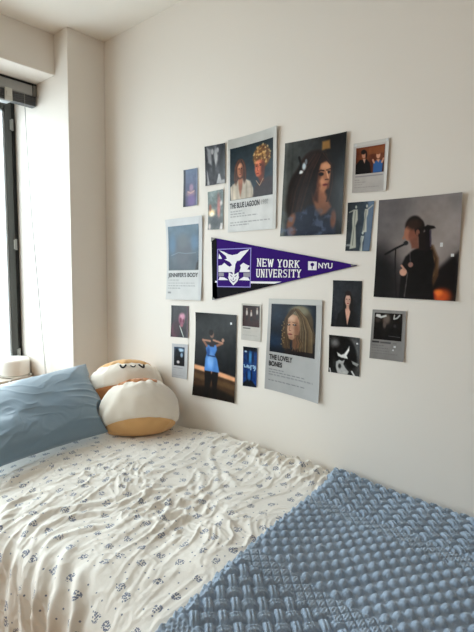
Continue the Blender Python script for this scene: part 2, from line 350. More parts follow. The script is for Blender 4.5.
def duvet_h(U, V):
    """displacement of the duvet along the profile normal"""
    big = (fbm(U * 3.1, V * 3.1, 11, 2) - 0.5) * 0.05
    # fine crinkles, running mostly across the bed
    wx = fbm(U * 4, V * 4, 31, 2) * 1.2; wy = fbm(U * 4 + 9, V * 4, 35, 2) * 1.2
    n1 = fbm(U * 7 + wx * 2.5, V * 24 + wy * 3.5 + U * 5, 51, 3); rid = 1 - np.abs(2 * n1 - 1); rid = rid ** 5
    n2 = fbm(U * 26 + wx * 3.0, V * 12 + wy * 3.0, 61, 2); rid2 = (1 - np.abs(2 * n2 - 1)) ** 5
    amt = 0.35 + 0.65 * sst(0.42, 0.62, fbm(U * 3.2 + 2, V * 3.2, 71, 2)) + 0.6 * np.exp(-(((U - 0.60) / 0.28) ** 2 + ((V + 1.30) / 0.20) ** 2))
    wall = np.exp(-((U - 0.03) / 0.14) ** 2) * sst(-0.75, -1.1, V)
    press = 1 - np.clip(np.exp(-(((U - 0.22) / 0.26) ** 4 + ((V + 0.50) / 0.30) ** 4)) + sst(-0.66, -0.56, V) * sst(0.25, 0.35, U), 0, 1)
    amt = amt * press
    h = big + 0.0072 * rid * amt + 0.0035 * rid2 * (amt + 1.2 * wall)
    # gathers from the wall side
    n3 = fbm(U * 4, V * 30 + wx * 3, 81, 2); h = h + 0.016 * wall * (1 - np.abs(2 * n3 - 1)) ** 3 + 0.012 * wall
    for i, R_ in enumerate(RIDGES):
        L = 0
        best = np.full(U.shape, 1e9); tt = np.zeros(U.shape); tot = sum(math.dist(R_[k], R_[k + 1]) for k in range(len(R_) - 1)); acc = 0; sd = np.zeros(U.shape)
        for k in range(len(R_) - 1):
            a = np.array(R_[k]); b = np.array(R_[k + 1]); d = b - a; ll = np.hypot(*d)
            t = np.clip(((U - a[0]) * d[0] + (V - a[1]) * d[1]) / ll ** 2, 0, 1)
            dx = U - a[0] - t * d[0]; dy = V - a[1] - t * d[1]; q = np.hypot(dx, dy); m_ = q < best
            best = np.where(m_, q, best); tt = np.where(m_, (acc + t * ll) / tot, tt); sd = np.where(m_, np.sign(d[0] * dy - d[1] * dx), sd); acc += ll
        drape = R_[-1][0] > 1.2
        hh = (0.0115 if drape else 0.0072) * (0.8 + 0.4 * ((i * 37) % 10) / 10); w = (0.019 if drape else 0.0125) * (0.85 + 0.3 * ((i * 53) % 10) / 10)
        taper = np.clip(np.minimum(tt / 0.25, (1 - tt) / 0.25 if not drape else 1.0), 0, 1) ** 0.7
        wj = w * (0.8 + 0.5 * fbm(U * 14, V * 14, 90 + i, 1))
        if i in (4, 5, 9, 10, 11): hh *= 0.5
        h = h + hh * taper * np.exp(-(best / wj) ** 2) - 0.35 * hh * taper * np.exp(-((best - 1.9 * wj) / wj) ** 2)
    return h
u0 = -0.05
us = np.concatenate([np.arange(0.0, 1.52, 0.0042)]); vsn = np.arange(-0.15, -2.30, -0.0042)
U, V = np.meshgrid(us, vsn)  # rows v
hem = 1.262 + np.clip((-1.03 - V) * 0.85, -0.05, 0.22)
Uc = U / us.max() * hem   # the hem runs slantwise
px, pz, nx, nz = prof(Uc)
hD = duvet_h(Uc, V)
cover = sst(-1.70, -1.78, V)
hD = hD * (1 - cover) - 0.004 * cover
def wallfall(Uq): return sst(0.0, 0.035, Uq)
def base_bulge(Uq, Vq): return 0.010 * np.sin(np.clip(Uq / 0.95, 0, 1) * PI)
X = px + nx * hD - 0.004; Z = pz + nz * (hD + base_bulge(Uc, V)) - 0.03 * (1 - wallfall(Uc))
X = np.where(Uc < 0.9, np.minimum(X, -0.004), X)
top = sst(0, 0.03, -0.15 - V); Z = Z - 0.03 * (1 - top)
verts = np.stack([X, V + 0.0 * X, Z], -1).reshape(-1, 3); n_, m_ = U.shape
# fold the rim inward so the duvet has thickness
F = gridfaces(n_, m_)
tid = np.arange(n_ * m_).reshape(n_, m_)
rim = np.concatenate([tid[0, :], tid[1:, -1], tid[-1, -2::-1], tid[-2:0:-1, 0]])
in_v = verts[rim].copy(); in_v[:, 0] = np.clip(in_v[:, 0] * 0.0 + np.where(in_v[:, 0] < -1.0, in_v[:, 0] + 0.018, in_v[:, 0] - 0.0), -2, -0.004); in_v[:, 2] -= np.where(in_v[:, 0] < -1.0, -0.006, 0.03)
k0 = len(verts); nr = len(rim)
Fr = [(rim[i], rim[(i + 1) % nr], k0 + (i + 1) % nr, k0 + i) for i in range(nr)]
dv = obj('duvet', np.concatenate([verts, in_v]), list(map(tuple, F)) + Fr, M['floral'], loc=(-0.5, -1.1, ZT), smooth=True,
         uvs=np.concatenate([np.stack([Uc, V], -1).reshape(-1, 2), np.stack([Uc, V], -1).reshape(-1, 2)[rim]]))
tag(dv, 'rumpled cream duvet printed with small blue-grey flower sprigs, spread over the bed', 'duvet')

# ------------------------------------------------------------------ knitted throw
def knit_h(Uq, Vq):
    """raised stitch pattern; bands run along the bed"""
    x = -Uq; y = Vq
    out = np.zeros(x.shape)
    fine = 0.5 + 0.5 * np.sin(x * 2 * PI / 0.0085) * np.sin(y * 2 * PI / 0.0085)
    # woven cable lattice
    P = 0.0345; s = (x + y) / math.sqrt(2); t = (x - y) / math.sqrt(2)
    def strand(c, al, ph):
        k = np.round(c / P); d = (c - k * P) / 0.0114; ad = np.abs(d)
        prof_ = np.where(ad < 1, np.sqrt(np.clip(1 - ad ** 2, 0, 1)) ** 0.7, 0) * (1 - 0.34 * np.exp(-(d / 0.18) ** 2))
        over = np.tanh(1.9 * np.cos(PI * (al / P + k + ph))) / 0.956
        tw = 1 + 0.05 * np.sin(al * 2 * PI / 0.0085 + d * 2)
        return np.where(ad < 1, prof_ * (0.0085 + 0.0070 * over) * tw + 0.001, 0)
    weave = np.maximum(np.maximum(strand(t, s, 0), strand(s, t, 1)), 0.0008 * fine)
    # garter / block band
    g = ((np.sin((s) * 2 * PI / 0.0345) > 0) ^ (np.sin((t) * 2 * PI / 0.0345) > 0))
    ge = np.minimum(np.abs(np.sin(s * PI / 0.0244)), np.abs(np.sin(t * PI / 0.0244)))
    garter = 0.0065 * sst(0.0, 0.45, ge) + 0.0004 * fine + 0.0010 * np.sin(y * 2 * PI / 0.0081)
    # bobbles
    a = x / 0.0500; b = y / 0.0432
    def bob(aa, bb):
        dx = (aa - np.round(aa)) * 0.05; dy = (bb - np.round(bb)) * 0.0432; q = np.hypot(dx, dy) / 0.0128
        return np.where(q < 1, np.sqrt(np.clip(1 - q * q, 0, 1)), 0)
    bb_ = 0.0135 * np.maximum(bob(a, b), bob(a + 0.5, b + 0.5)) + 0.0012 * fine
    seed = 0.0065 * (0.5 + 0.5 * np.sin(x * 2 * PI / 0.0155 + 0.6) * np.sin(y * 2 * PI / 0.0155)) + 0.0006 * fine
    rim_ = 0.006 * (0.5 + 0.5 * np.cos(y * 2 * PI / 0.0173))
    def band(lo, hi): return sst(lo - 0.003, lo + 0.003, Uq) * (1 - sst(hi - 0.003, hi + 0.003, Uq))
    u_wave = 0
    out = band(-1, 0.012) * rim_ + band(0.012, 0.265) * weave + band(0.265, 0.325) * garter + band(0.325, 0.640) * bb_ + band(0.640, 0.705) * garter + band(0.705, 0.945) * weave + band(0.945, 1.04) * seed + band(1.04, 1.5) * weave
    return out
bu = np.arange(0.004, 1.30, 0.0021); bt = np.arange(0, 0.80, 0.0021)
BU, BT = np.meshgrid(bu, bt)
edge = -1.598 - 0.103 * np.clip(BU, 0, 1.0) - 0.004 * np.sin(BU * 2 * PI / 0.05) - 0.006 * fbm(BU * 9, BU * 0, 5, 2) + 0.012 * np.exp(-((BU - 0.06) / 0.05) ** 2)
BV = edge - BT
bx, bz, bnx, bnz = prof(BU)
hK = knit_h(BU, BV + 0.10 * np.clip(BU, 0, 1))
rimh = 0.0085 * (0.6 + 0.4 * np.cos(BU * 2 * PI / 0.0175)) * np.exp(-((BT - 0.011) / 0.008) ** 2)
inr = sst(0.012, 0.028, BT)
fall = np.sqrt(np.clip(BT / 0.010, 0, 1))
h_under = (fbm(BU * 3.1, BV * 3.1, 11, 2) - 0.5) * 0.035
pile = 0.012 * np.exp(-((BU - 0.02) / 0.10) ** 2)
hh = (hK * inr + rimh + 0.014 * fall + h_under * (0.3 + 0.7 * sst(0, 0.3, BT)) + pile + 0.012 * np.exp(-(BT / 0.12) ** 2)) - 0.012 * (1 - fall)
lo = hh
hdd = duvet_h(BU, BV) * (1 - sst(-1.70, -1.78, BV)) - 0.004 * sst(-1.70, -1.78, BV)
hh = np.where(BT < 0.003, hdd + 0.0035, np.maximum(hh, hdd + 0.006 * fall + hK * 0.6 * inr + rimh))
hh = np.maximum(hh, hdd + 0.0035)
wf_ = np.sqrt(np.clip((BU - 0.004) / 0.03, 0, 1))
BX = bx + bnx * hh - 0.005; BZ = bz + bnz * (hh + base_bulge(BU, BV)) - 0.028 * (1 - wallfall(BU))
BX = np.where(BU < 0.9, np.minimum(BX, -0.006), BX)
bvx = np.stack([BX, BV, BZ], -1).reshape(-1, 3)
th = obj('knitted_throw', bvx, gridfaces(*BU.shape), M['knit'], loc=(-0.5, -2.0, ZT), smooth=True, uvs=np.stack([BU, BV], -1).reshape(-1, 2))
tag(th, 'chunky dusty blue knitted throw with bobbles laid across the foot of the bed', 'blanket')

# ------------------------------------------------------------------ plush buns (two), pillow
ELL = []
def frame_axes(a, tilt):
    a = np.array(a, float); a /= np.linalg.norm(a)
    side = np.cross((0, 0, 1.0), a); side /= np.linalg.norm(side)      # away from the camera
    up0 = np.cross(a, side)
    up = up0 * math.cos(tilt) + side * math.sin(tilt); dep = side * math.cos(tilt) - up0 * math.sin(tilt)
    return a, dep, up
def push_out(P, way, ks=1.0):
    """moves points lying inside an earlier soft toy out of it along the direction way"""
    way = np.array(way, float); way /= np.linalg.norm(way)
    for (c, ax, rad, k) in ELL:
        k = k * ks; d = P - c; L = np.stack([d @ ax[0] / rad[0], d @ ax[1] / rad[1], d @ ax[2] / rad[2]], -1); m = np.array([way @ ax[0] / rad[0], way @ ax[1] / rad[1], way @ ax[2] / rad[2]])
        mm_ = m @ m; pm = L @ m; pp = (L * L).sum(-1); disc = pm * pm - mm_ * (pp - k * k)
        t = np.where((pp < k * k) & (disc > 0), (-pm + np.sqrt(np.maximum(disc, 0))) / mm_, 0.0)
        P = P + t[..., None] * way
    return P
def duvet_top(x, y):
    u = np.clip(-x, 0.036, 0.94); return ZT + duvet_h(u, np.minimum(y, -0.16)) + base_bulge(u, y)
def bun(name, c, axis, tilt, rad, th1, th2, crown_m, base_m, lab, seed, face=False, droop=0.014):
    c = np.array(c); ax = frame_axes(axis, tilt)
    nt, npn = 121, 220
    T, Ph = np.meshgrid(np.linspace(0, PI, nt), np.linspace(0, 2 * PI, npn, endpoint=False), indexing='ij')
    def surf(T, Ph, off=0.0):
        # latitude is warped so that the seams wave like gathered cloth
        sw = np.exp(-((T - th1) / 0.25) ** 2) * 0.06 * (np.sin(Ph * 9 + seed) + 0.6 * np.sin(Ph * 14 + 2 * seed))
        Tw = T + sw
        e = 0.86
        st = np.sign(np.sin(Tw)) * np.abs(np.sin(Tw)) ** e; ct = np.sign(np.cos(Tw)) * np.abs(np.cos(Tw)) ** 0.95
        gx = st * np.cos(Ph); gy = st * np.sin(Ph); gz = ct
        # gathers radiating from the seams
        pk = (np.sin(Ph * 22 + 3 * fbm(Ph * 2, T * 1.5, seed, 2)) * 0.5 + 0.5 * np.sin(Ph * 13 + seed))
        g = 1 + 0.024 * pk * np.exp(-((T - th1) / 0.35) ** 2) + 0.018 * pk * np.exp(-((T - th2) / 0.30) ** 2)
        g = g - 0.03 * np.exp(-((T - th1) / 0.05) ** 2) - 0.03 * np.exp(-((T - th2) / 0.05) ** 2) + 0.07 * (fbm(gx * 2.5 + 5, gy * 2 + gz * 2 + 5, seed + 3, 2) - 0.5)
        L = np.stack([gx * rad[0], gy * rad[1], gz * rad[2]], -1) * (g + off)[..., None]
        L[..., 2] -= droop * ((gx) ** 2 - 0.3)
        P = c + L[..., :1] * ax[0] + L[..., 1:2] * ax[1] + L[..., 2:] * ax[2]
        P = push_out(P, (0.1, 0.75, 0.65))
        P[..., 0] = np.minimum(P[..., 0], -0.006 - 0.02 * np.maximum(0, 0))
        P[..., 2] = np.maximum(P[..., 2], duvet_top(P[..., 0], P[..., 1]) + 0.008)
        return P
    P = surf(T, Ph)
    root = empty(name, (c[0], c[1], 0.62))
    def ring(i0, i1, nm, m, parent):
        idx = np.arange(nt * npn).reshape(nt, npn)[i0:i1 + 1]; v = P.reshape(-1, 3)[idx.ravel()]; k = i1 - i0 + 1
        f = [(i * npn + j, i * npn + (j + 1) % npn, (i + 1) * npn + (j + 1) % npn, (i + 1) * npn + j) for i in range(k - 1) for j in range(npn)]
        return obj(nm, v, f, m, parent, smooth=True)
    i1 = int(round(th1 / PI * (nt - 1))); i2 = int(round(th2 / PI * (nt - 1)))
    ring(0, i1, 'crown', crown_m, root); body = ring(i1, i2, 'body', M['cream_plush'], root); ring(i2, nt - 1, 'base', base_m, root)
    if face:
        def curve(pts): # (T, Ph) list
            tt = np.array([p[0] for p in pts]); pp = np.array([p[1] for p in pts]); return surf(tt, pp, 0.012)
        tc, pc = face
        for k, (dp, nm) in enumerate(((-0.30, 'eye'), (0.0, 'mouth'), (0.30, 'eye'))):
            w = 0.085 if nm == 'eye' else 0.075; dpt = 0.15 if nm == 'eye' else 0.09
            pts = [(tc + 0.02 * (nm == 'mouth') * 3 + dpt * (1 - (q * q)), pc + dp + w * q) for q in np.linspace(-1, 1, 13)]
            MB().tube(curve(pts), 0.0045 if nm == 'eye' else 0.003, 8).build(nm, M['black_thread'], body, smooth=True)
    tag(root, lab, 'plush toy', 'bun shaped plush toys on the bed')
    ELL.append((c, ax, np.array(rad), 1.135))
    return root
bun('bun_plush', (-0.234, -0.622, 0.728), (0.78, -0.62, 0.06), 0.55, (0.195, 0.125, 0.144), 0.64, 2.10, M['brown_plush'], M['golden_plush'],
    'cream bun plush with golden underside lying in front, lower of the two', 3)
bun('bun_plush', (-0.166, -0.405, 0.797), (0.72, -0.69, 0.10), 0.45, (0.200, 0.115, 0.130), 0.74, 1.74, M['golden_plush'], M['brown_plush'],
    'cream bun plush with a small smiling stitched face, the upper one tucked behind', 8, face=(0.92, -1.2))

def pillow():
    n = 150; A, B = np.meshgrid(np.linspace(-1, 1, n), np.linspace(-1, 1, n))
    # corners on the bed: front edge lies down, back edge leans up on the headboard
    fr = np.array([-0.335, -0.60, 0.645]); fl = np.array([-1.05, -0.67, 0.655]); br = np.array([-0.25, -0.165, 0.888]); bl_ = np.array([-0.985, -0.175, 0.83])
    s = (A + 1) / 2; t = (B + 1) / 2  # s: right->left, t: front->back
    pin = 0.035
    s2 = s + pin * np.sin(PI * t) * (0.5 - s) * 2 * np.abs(A) ** 2; t2 = t + pin * 1.1 * np.sin(PI * s) * (0.5 - t) * 2 * np.abs(B) ** 2
    base = (fr * (1 - s2)[..., None] + fl * s2[..., None]) * (1 - t2)[..., None] + (br * (1 - s2)[..., None] + bl_ * s2[..., None]) * t2[..., None]
    nrm = np.cross(fl - fr, br - fr); nrm /= np.linalg.norm(nrm); nrm = nrm if nrm[2] > 0 else -nrm
    e = np.clip((1 - np.abs(A) ** 2.6) * (1 - np.abs(B) ** 2.6), 0, 1) ** 0.55
    out = []
    for side in (1, -1):
        thick = 0.082 if side == 1 else 0.05
        w = fbm(A * 2 + 4, B * 2 + 4, 21, 2)
        fold = 0
        if side == 1:
            # creases fanning from the right edge and the front left corner
            for (ca, cb, ang, wid, amp, ln) in ((-1, -0.1, 0.30, 0.028, 0.010, 0.9), (-1, -0.35, 0.42, 0.03, 0.009, 0.8), (-1, -0.6, 0.50, 0.03, 0.009, 0.7), (-1, 0.15, 0.12, 0.035, 0.007, 0.6), (-1.0, -0.8, 0.22, 0.03, 0.009, 0.9),
                                                (-0.9, 0.98, -0.9, 0.05, 0.009, 0.8), (-0.6, 1.0, -0.6, 0.05, 0.006, 0.9), (1, -0.7, 2.85, 0.04, 0.008, 0.8), (0.8, -1, 2.4, 0.04, 0.009, 0.7), (0.4, -1, 2.7, 0.035, 0.006, 0.7), (0.2, 1, -0.4, 0.06, 0.006, 0.7)):
                dx = A - ca; dy = B - cb; al = dx * math.cos(ang) + dy * math.sin(ang); ac = -dx * math.sin(ang) + dy * math.cos(ang) + 0.10 * al * al
                fold = fold + amp * np.exp(-(ac / wid) ** 2) * sst(-0.05, 0.12, al) * (1 - sst(ln * 0.3, ln, al))
            fold = fold + 0.0035 * (1 - np.abs(2 * fbm(A * 3 + B * 2 + 3 * w, B * 3 - A * 1.5 + 3 * w, 41, 2) - 1)) ** 4
        out.append(base + nrm * (side * thick * e * (0.88 + 0.24 * w) + 0.6 * fold * e ** 0.5)[..., None])
    v = np.concatenate([o.reshape(-1, 3) for o in out]); f1 = gridfaces(n, n); f2 = gridfaces(n, n)[:, ::-1] + n * n
    rim = np.arange(n * n).reshape(n, n); rim = np.concatenate([rim[0, :], rim[1:, -1], rim[-1, -2::-1], rim[-2:0:-1, 0]]); k = len(rim)
    fr_ = [(rim[(i + 1) % k], rim[i], rim[i] + n * n, rim[(i + 1) % k] + n * n) for i in range(k)]
    v = push_out(v, (-1.0, 0.25, 0.0), 0.955); v[:, 2] = np.maximum(v[:, 2], duvet_top(v[:, 0], v[:, 1]) + 0.008 + np.where(np.arange(len(v)) < n * n, 0.003, 0)); v[:, 1] = np.minimum(v[:, 1], -0.104)
    o = obj('pillow', v, list(map(tuple, f1)) + list(map(tuple, f2)) + fr_, M['pillow'], loc=(-0.65, -0.4, 0.62), smooth=True)
    # piped seam round the edge
    tag(o, 'large slate blue pillow leaning at the head of the bed below the window', 'pillow')
pillow()

# ------------------------------------------------------------------ white drum device on the sill, with its lead
dvc = empty('white_drum_device', (-0.30, 0.57, SZ))
pr = [(0.0, 0.0), (0.078, 0.0), (0.088, 0.006), (0.090, 0.02), (0.090, 0.098), (0.087, 0.110), (0.078, 0.117), (0.05, 0.120), (0.0, 0.121)]
MB().lathe((-0.325, 0.562, SZ), [(max(a, 1e-4), b) for a, b in pr], 56).build('housing', M['white_plastic'], dvc, smooth=True)
MB().lathe((-0.325, 0.562, SZ), [(0.0905, 0.012), (0.0912, 0.013), (0.0912, 0.016), (0.0905, 0.017)], 56).build('base_ring', M['clear'], dvc, smooth=True)
MB().tube([(-0.262, 0.50, SZ + 0.020), (-0.252, 0.486, SZ + 0.010), (-0.27, 0.474, SZ + 0.005), (-0.33, 0.468, SZ + 0.004), (-0.385, 0.463, SZ + 0.005), (-0.41, 0.452, SZ - 0.006), (-0.405, 0.446, SZ - 0.05), (-0.38, 0.44, SZ - 0.10)], 0.004, 8).build('power_lead', M['white_plastic'], dvc, smooth=True)
tag(dvc, 'small white round drum-shaped device on the window sill behind the pillow', 'device')

# ------------------------------------------------------------------ printed pictures
class Pic:
    """paints a picture as ink colours on a fine grid; x right, y down, both 0..1"""
    def __init__(s, w, h, n=110):
        s.nx = max(24, int(n * min(1, w / h) if w < h else n)); s.ny = max(24, int(s.nx * h / w))
        s.x, s.y = np.meshgrid(np.linspace(0, 1, s.nx), np.linspace(0, 1, s.ny)); s.a = h / w
        s.c = np.zeros((s.ny, s.nx, 3))
    def mix(s, m, col): s.c = s.c * (1 - m[..., None]) + np.array(col, float) * m[..., None]; return s
    def grad(s, c0, c1, ang=90):
        t = s.x * math.cos(math.radians(ang)) + s.y * math.sin(math.radians(ang)); t = (t - t.min()) / (t.max() - t.min())
        s.c = np.array(c0, float) * (1 - t[..., None]) + np.array(c1, float) * t[..., None]; return s
    def noise(s, amp, sc=4, seed=0, tint=(1, 1, 1)):
        n = fbm(s.x * sc, s.y * sc * s.a, seed, 4) - 0.5; s.c = np.clip(s.c + amp * n[..., None] * np.array(tint), 0, 255); return s
    def ell(s, cx, cy, rx, ry, col, soft=0.15, rot=0, op=1):
        dx = s.x - cx; dy = (s.y - cy) * s.a; r = math.radians(rot)
        X = dx * math.cos(r) + dy * math.sin(r); Y = -dx * math.sin(r) + dy * math.cos(r)
        q = np.hypot(X / rx, Y / (ry * s.a)); return s.mix(op * (1 - sst(1 - soft, 1 + soft, q)), col)
    def line(s, pts, w, col, soft=0.4, op=1):
        d = np.full(s.x.shape, 9.0)
        for (a, b), (c, e) in zip(pts[:-1], pts[1:]):
            vx = c - a; vy = (e - b) * s.a; L = vx * vx + vy * vy + 1e-9
            t = np.clip(((s.x - a) * vx + (s.y - b) * s.a * vy) / L, 0, 1); d = np.minimum(d, np.hypot(s.x - a - t * vx, (s.y - b) * s.a - t * vy))
        return s.mix(op * (1 - sst(w * (1 - soft), w * (1 + soft), d)), col)
    def poly(s, pts, col, soft=0.008, op=1):
        ins = np.zeros(s.x.shape, bool); d = np.full(s.x.shape, 9.0); n = len(pts)
        for i in range(n):
            x0, y0 = pts[i]; x1, y1 = pts[(i + 1) % n]
            if y0 != y1: ins ^= ((y0 > s.y) != (y1 > s.y)) & (s.x < (x1 - x0) * (s.y - y0) / (y1 - y0) + x0)
            vx = x1 - x0; vy = (y1 - y0) * s.a; L = vx * vx + vy * vy + 1e-9
            t = np.clip(((s.x - x0) * vx + (s.y - y0) * s.a * vy) / L, 0, 1); d = np.minimum(d, np.hypot(s.x - x0 - t * vx, (s.y - y0) * s.a - t * vy))
        return s.mix(op * sst(-soft, soft, np.where(ins, d, -d)), col)
    def rect(s, x0, y0, x1, y1, col, soft=0.006, op=1): return s.poly([(x0, y0), (x1, y0), (x1, y1), (x0, y1)], col, soft, op)

def textlines(p, rows, x0, col, seed):
    rs = random.Random(seed)
    for (y, x1, h) in rows:
        x = x0
        while x < x1:
            w = rs.uniform(0.03, 0.085); p.rect(x, y, min(x + w, x1), y + h, col, 0.004, 0.75); x += w + 0.018
def photo(p, seed=0, con=1.0, mot=0.22, grain=10):
    """mottled light, soft grain and a contrast lift so a picture reads as a printed photograph"""
    m = 1 + mot * 2 * (fbm(p.x * 3 + seed, p.y * 3 * p.a + seed, 200 + seed, 4) - 0.5); p.c = p.c * m[..., None]
    n = fbm(p.x * 16, p.y * 16 * p.a, 300 + seed, 3) - 0.5; p.c = p.c + grain * 2 * n[..., None]
    p.c = np.clip(255 * (np.clip(p.c, 0, 255) / 255) ** con, 0, 255); return p
def strands(p, paths, cols, w, n, spread, seed, op=0.6):
    rs = random.Random(seed)
    for i in range(n):
        q = rs.uniform(-1, 1); j = rs.uniform(-.012, .012); p.line([(x + q * spread[k] + j, y) for k, (x, y) in enumerate(paths)], w * rs.uniform(.6, 1.3), rs.choice(cols), 0.8, op=op)
class Card:
    def __init__(s, name, quad, label, cat, curl=0.004, group='prints and posters taped to the wall', rimm=None, off=0.0012, seed=0):
        s.q = [np.array(a) for a in quad]; s.curl = curl; s.off = off; s.seed = seed
        s.w = (abs(quad[0][0] - quad[1][0]) + abs(quad[3][0] - quad[2][0])) / 2; s.h = (abs(quad[0][1] - quad[3][1]) + abs(quad[1][1] - quad[2][1])) / 2
        c = sum(s.q) / 4; s.root = None; s.name = name; s.c = (0, c[0], c[1]); s.label = label; s.cat = cat; s.group = group
    def P(s, u, v, d=0.0):
        u = np.asarray(u, float)[..., None]; v = np.asarray(v, float)[..., None]
        a = s.q[0] * (1 - u) * (1 - v) + s.q[1] * u * (1 - v) + s.q[2] * u * v + s.q[3] * (1 - u) * v
        u = u[..., 0]; v = v[..., 0]
        ph = s.seed * 1.7
        lift = s.curl * (0.25 + 0.75 * (np.abs(2 * u - 1) ** 3) * (0.5 + 0.5 * np.sin(ph + 3 * v)) + 0.6 * (np.abs(2 * v - 1) ** 4) * (0.5 + 0.5 * np.sin(ph * 2 + 3 * u)))
        return np.stack([-(s.off + lift + d), a[..., 0], a[..., 1]], -1)
    def sheet(s, pic, m=None):
        v = s.P(pic.x, pic.y); n = pic.ny * pic.nx; g = v.reshape(-1, 3)
        rim = np.arange(n).reshape(pic.ny, pic.nx); rim = np.concatenate([rim[0, :], rim[1:, -1], rim[-1, -2::-1], rim[-2:0:-1, 0]]); k = len(rim)
        bk = g.copy(); bk[:, 0] += 0.0009
        col = s2l(np.clip(pic.c, 0, 255)).reshape(-1, 3); cc = np.concatenate([col, np.tile(s2l((215, 215, 213)), (n, 1))])
        f = [tuple(q) for q in gridfaces(pic.ny, pic.nx)] + [(rim[(i + 1) % k], rim[i], n + rim[i], n + rim[(i + 1) % k]) for i in range(k)] + [tuple(q[::-1] + n) for q in gridfaces(pic.ny, pic.nx)]
        s.root = obj(s.name, np.concatenate([g, bk]), f, m or M['print'], loc=s.c, cols=cc)
        return tag(s.root, s.label, s.cat, s.group)
    def picture(s, pic, r, name='picture'):
        u = r[0] + pic.x * (r[2] - r[0]); v = r[1] + pic.y * (r[3] - r[1]); g = s.P(u, v, 0.0006).reshape(-1, 3)
        return obj(name, g, gridfaces(pic.ny, pic.nx), M['print'], s.root, cols=s2l(np.clip(pic.c, 0, 255)).reshape(-1, 3))
    def text(s, txt, r, m, name='title_lettering', fat=0.03):
        v, f = text_mesh(txt, fat); u = r[0] + v[:, 0] * (r[2] - r[0]); w = r[3] - v[:, 1] * (r[3] - r[1])
        return obj(name, s.P(u, w, 0.0011), f, m, s.root)
    def tape(s, u, v, du, dv):
        U_, V_ = np.meshgrid(np.linspace(u - du, u + du, 4), np.linspace(v - dv, v + dv, 4)); g = s.P(U_, V_, 0.0014).reshape(-1, 3)
        return obj('tape', g, gridfaces(4, 4), M['tape'], s.root)
def text_mesh(txt, fat=0.03):
    cu = bpy.data.curves.new('lettering', 'FONT'); cu.body = txt; cu.fill_mode = 'FRONT'; cu.offset = fat; cu.resolution_u = 4
    o = bpy.data.objects.new('lettering', cu); C.objects.link(o); bpy.context.view_layer.update()
    me = bpy.data.meshes.new_from_object(o.evaluated_get(bpy.context.evaluated_depsgraph_get()))
    v = np.array([tuple(a.co) for a in me.vertices])[:, :2]; f = [tuple(p.vertices) for p in me.polygons]
    v = (v - v.min(0)) / (v.max(0) - v.min(0)); bpy.data.objects.remove(o); bpy.data.curves.remove(cu); bpy.data.meshes.remove(me)
    return v, f

Q = {'blue_small': [(-0.682, 1.905), (-0.783, 1.905), (-0.785, 1.729), (-0.683, 1.725)],
'bw_top': [(-0.832, 1.995), (-0.963, 1.993), (-0.966, 1.815), (-0.839, 1.813)], 'garden': [(-0.854, 1.784), (-0.955, 1.789), (-0.955, 1.607), (-0.856, 1.608)],
'lagoon': [(-0.988, 1.999), (-1.258, 2.015), (-1.26, 1.598), (-0.988, 1.59)], 'woman': [(-1.304, 1.936), (-1.579, 1.938), (-1.571, 1.565), (-1.288, 1.564)],
'polar': [(-1.607, 1.89), (-1.742, 1.89), (-1.739, 1.711), (-1.608, 1.714)], 'statues': [(-1.592, 1.68), (-1.697, 1.679), (-1.687, 1.5), (-1.589, 1.502)],
'singer': [(-1.717, 1.679), (-1.996, 1.682), (-1.995, 1.337), (-1.711, 1.335)], 'grey': [(-1.709, 1.289), (-1.834, 1.292), (-1.836, 1.112), (-1.706, 1.108)],
'blazer': [(-1.542, 1.39), (-1.663, 1.391), (-1.663, 1.217), (-1.541, 1.21)], 'bw': [(-1.536, 1.177), (-1.666, 1.178), (-1.669, 1.031), (-1.537, 1.029)],
'lovely': [(-1.233, 1.301), (-1.499, 1.311), (-1.502, 0.893), (-1.226, 0.904)], 'jenn': [(-0.553, 1.669), (-0.821, 1.677), (-0.819, 1.267), (-0.56, 1.258)],
'pink': [(-0.592, 1.228), (-0.725, 1.233), (-0.724, 1.07), (-0.59, 1.062)], 'whitecard': [(-0.599, 1.027), (-0.722, 1.036), (-0.717, 0.854), (-0.598, 0.847)],
'tall': [(-0.781, 1.207), (-1.049, 1.214), (-1.049, 0.798), (-0.765, 0.784)], 'card': [(-1.079, 1.27), (-1.191, 1.272), (-1.192, 1.106), (-1.078, 1.104)],
'blue': [(-1.092, 1.074), (-1.174, 1.077), (-1.174, 0.897), (-1.093, 0.89)]}
SIL = (176, 176, 174)
# --- movie poster: two people in white shirts
k = Card('wall_poster', Q['lagoon'], 'large silver-edged poster of two curly-haired people on dark teal, highest on the wall', 'poster', 0.010, seed=1)
p = Pic(k.w, k.h, 110).grad((206, 207, 206), (212, 212, 210)); p.noise(14, 5, 3)
p.rect(0, 0, 1, 0.115, (190, 190, 186)); p.noise(18, 9, 5); p.rect(0.935, 0, 1, 1, (196, 195, 190), 0.01, 0.6)
textlines(p, [(0.775, 0.30, 0.008), (0.803, 0.36, 0.008), (0.831, 0.62, 0.008), (0.893, 0.88, 0.008), (0.921, 0.45, 0.008)], 0.05, (120, 120, 122), 4)
k.sheet(p)
p = Pic(1, 1.03, 140).grad((18, 38, 46), (34, 48, 60)); p.noise(30, 5, 2)
p.poly([(0.02, 1), (0.0, 0.74), (0.12, 0.66), (0.24, 0.60), (0.36, 0.62), (0.48, 0.68), (0.55, 0.82), (0.58, 1)], (202, 190, 172), 0.02)
for q in range(9): p.line([(0.06 + .055 * q, .68 + .02 * (q % 3)), (0.05 + .06 * q, .98)], .008, [(150, 138, 124), (226, 216, 200)][q % 2], .8, op=.6)
p.poly([(0.19, 0.60), (0.31, 0.60), (0.29, 0.78), (0.25, 0.96), (0.21, 0.80)], (170, 112, 86), 0.02)
p.ell(0.235, 0.42, 0.13, 0.19, (74, 38, 22)).ell(0.14, 0.55, 0.05, 0.15, (76, 42, 26), .4).ell(0.345, 0.54, 0.045, 0.15, (66, 34, 22), .4)
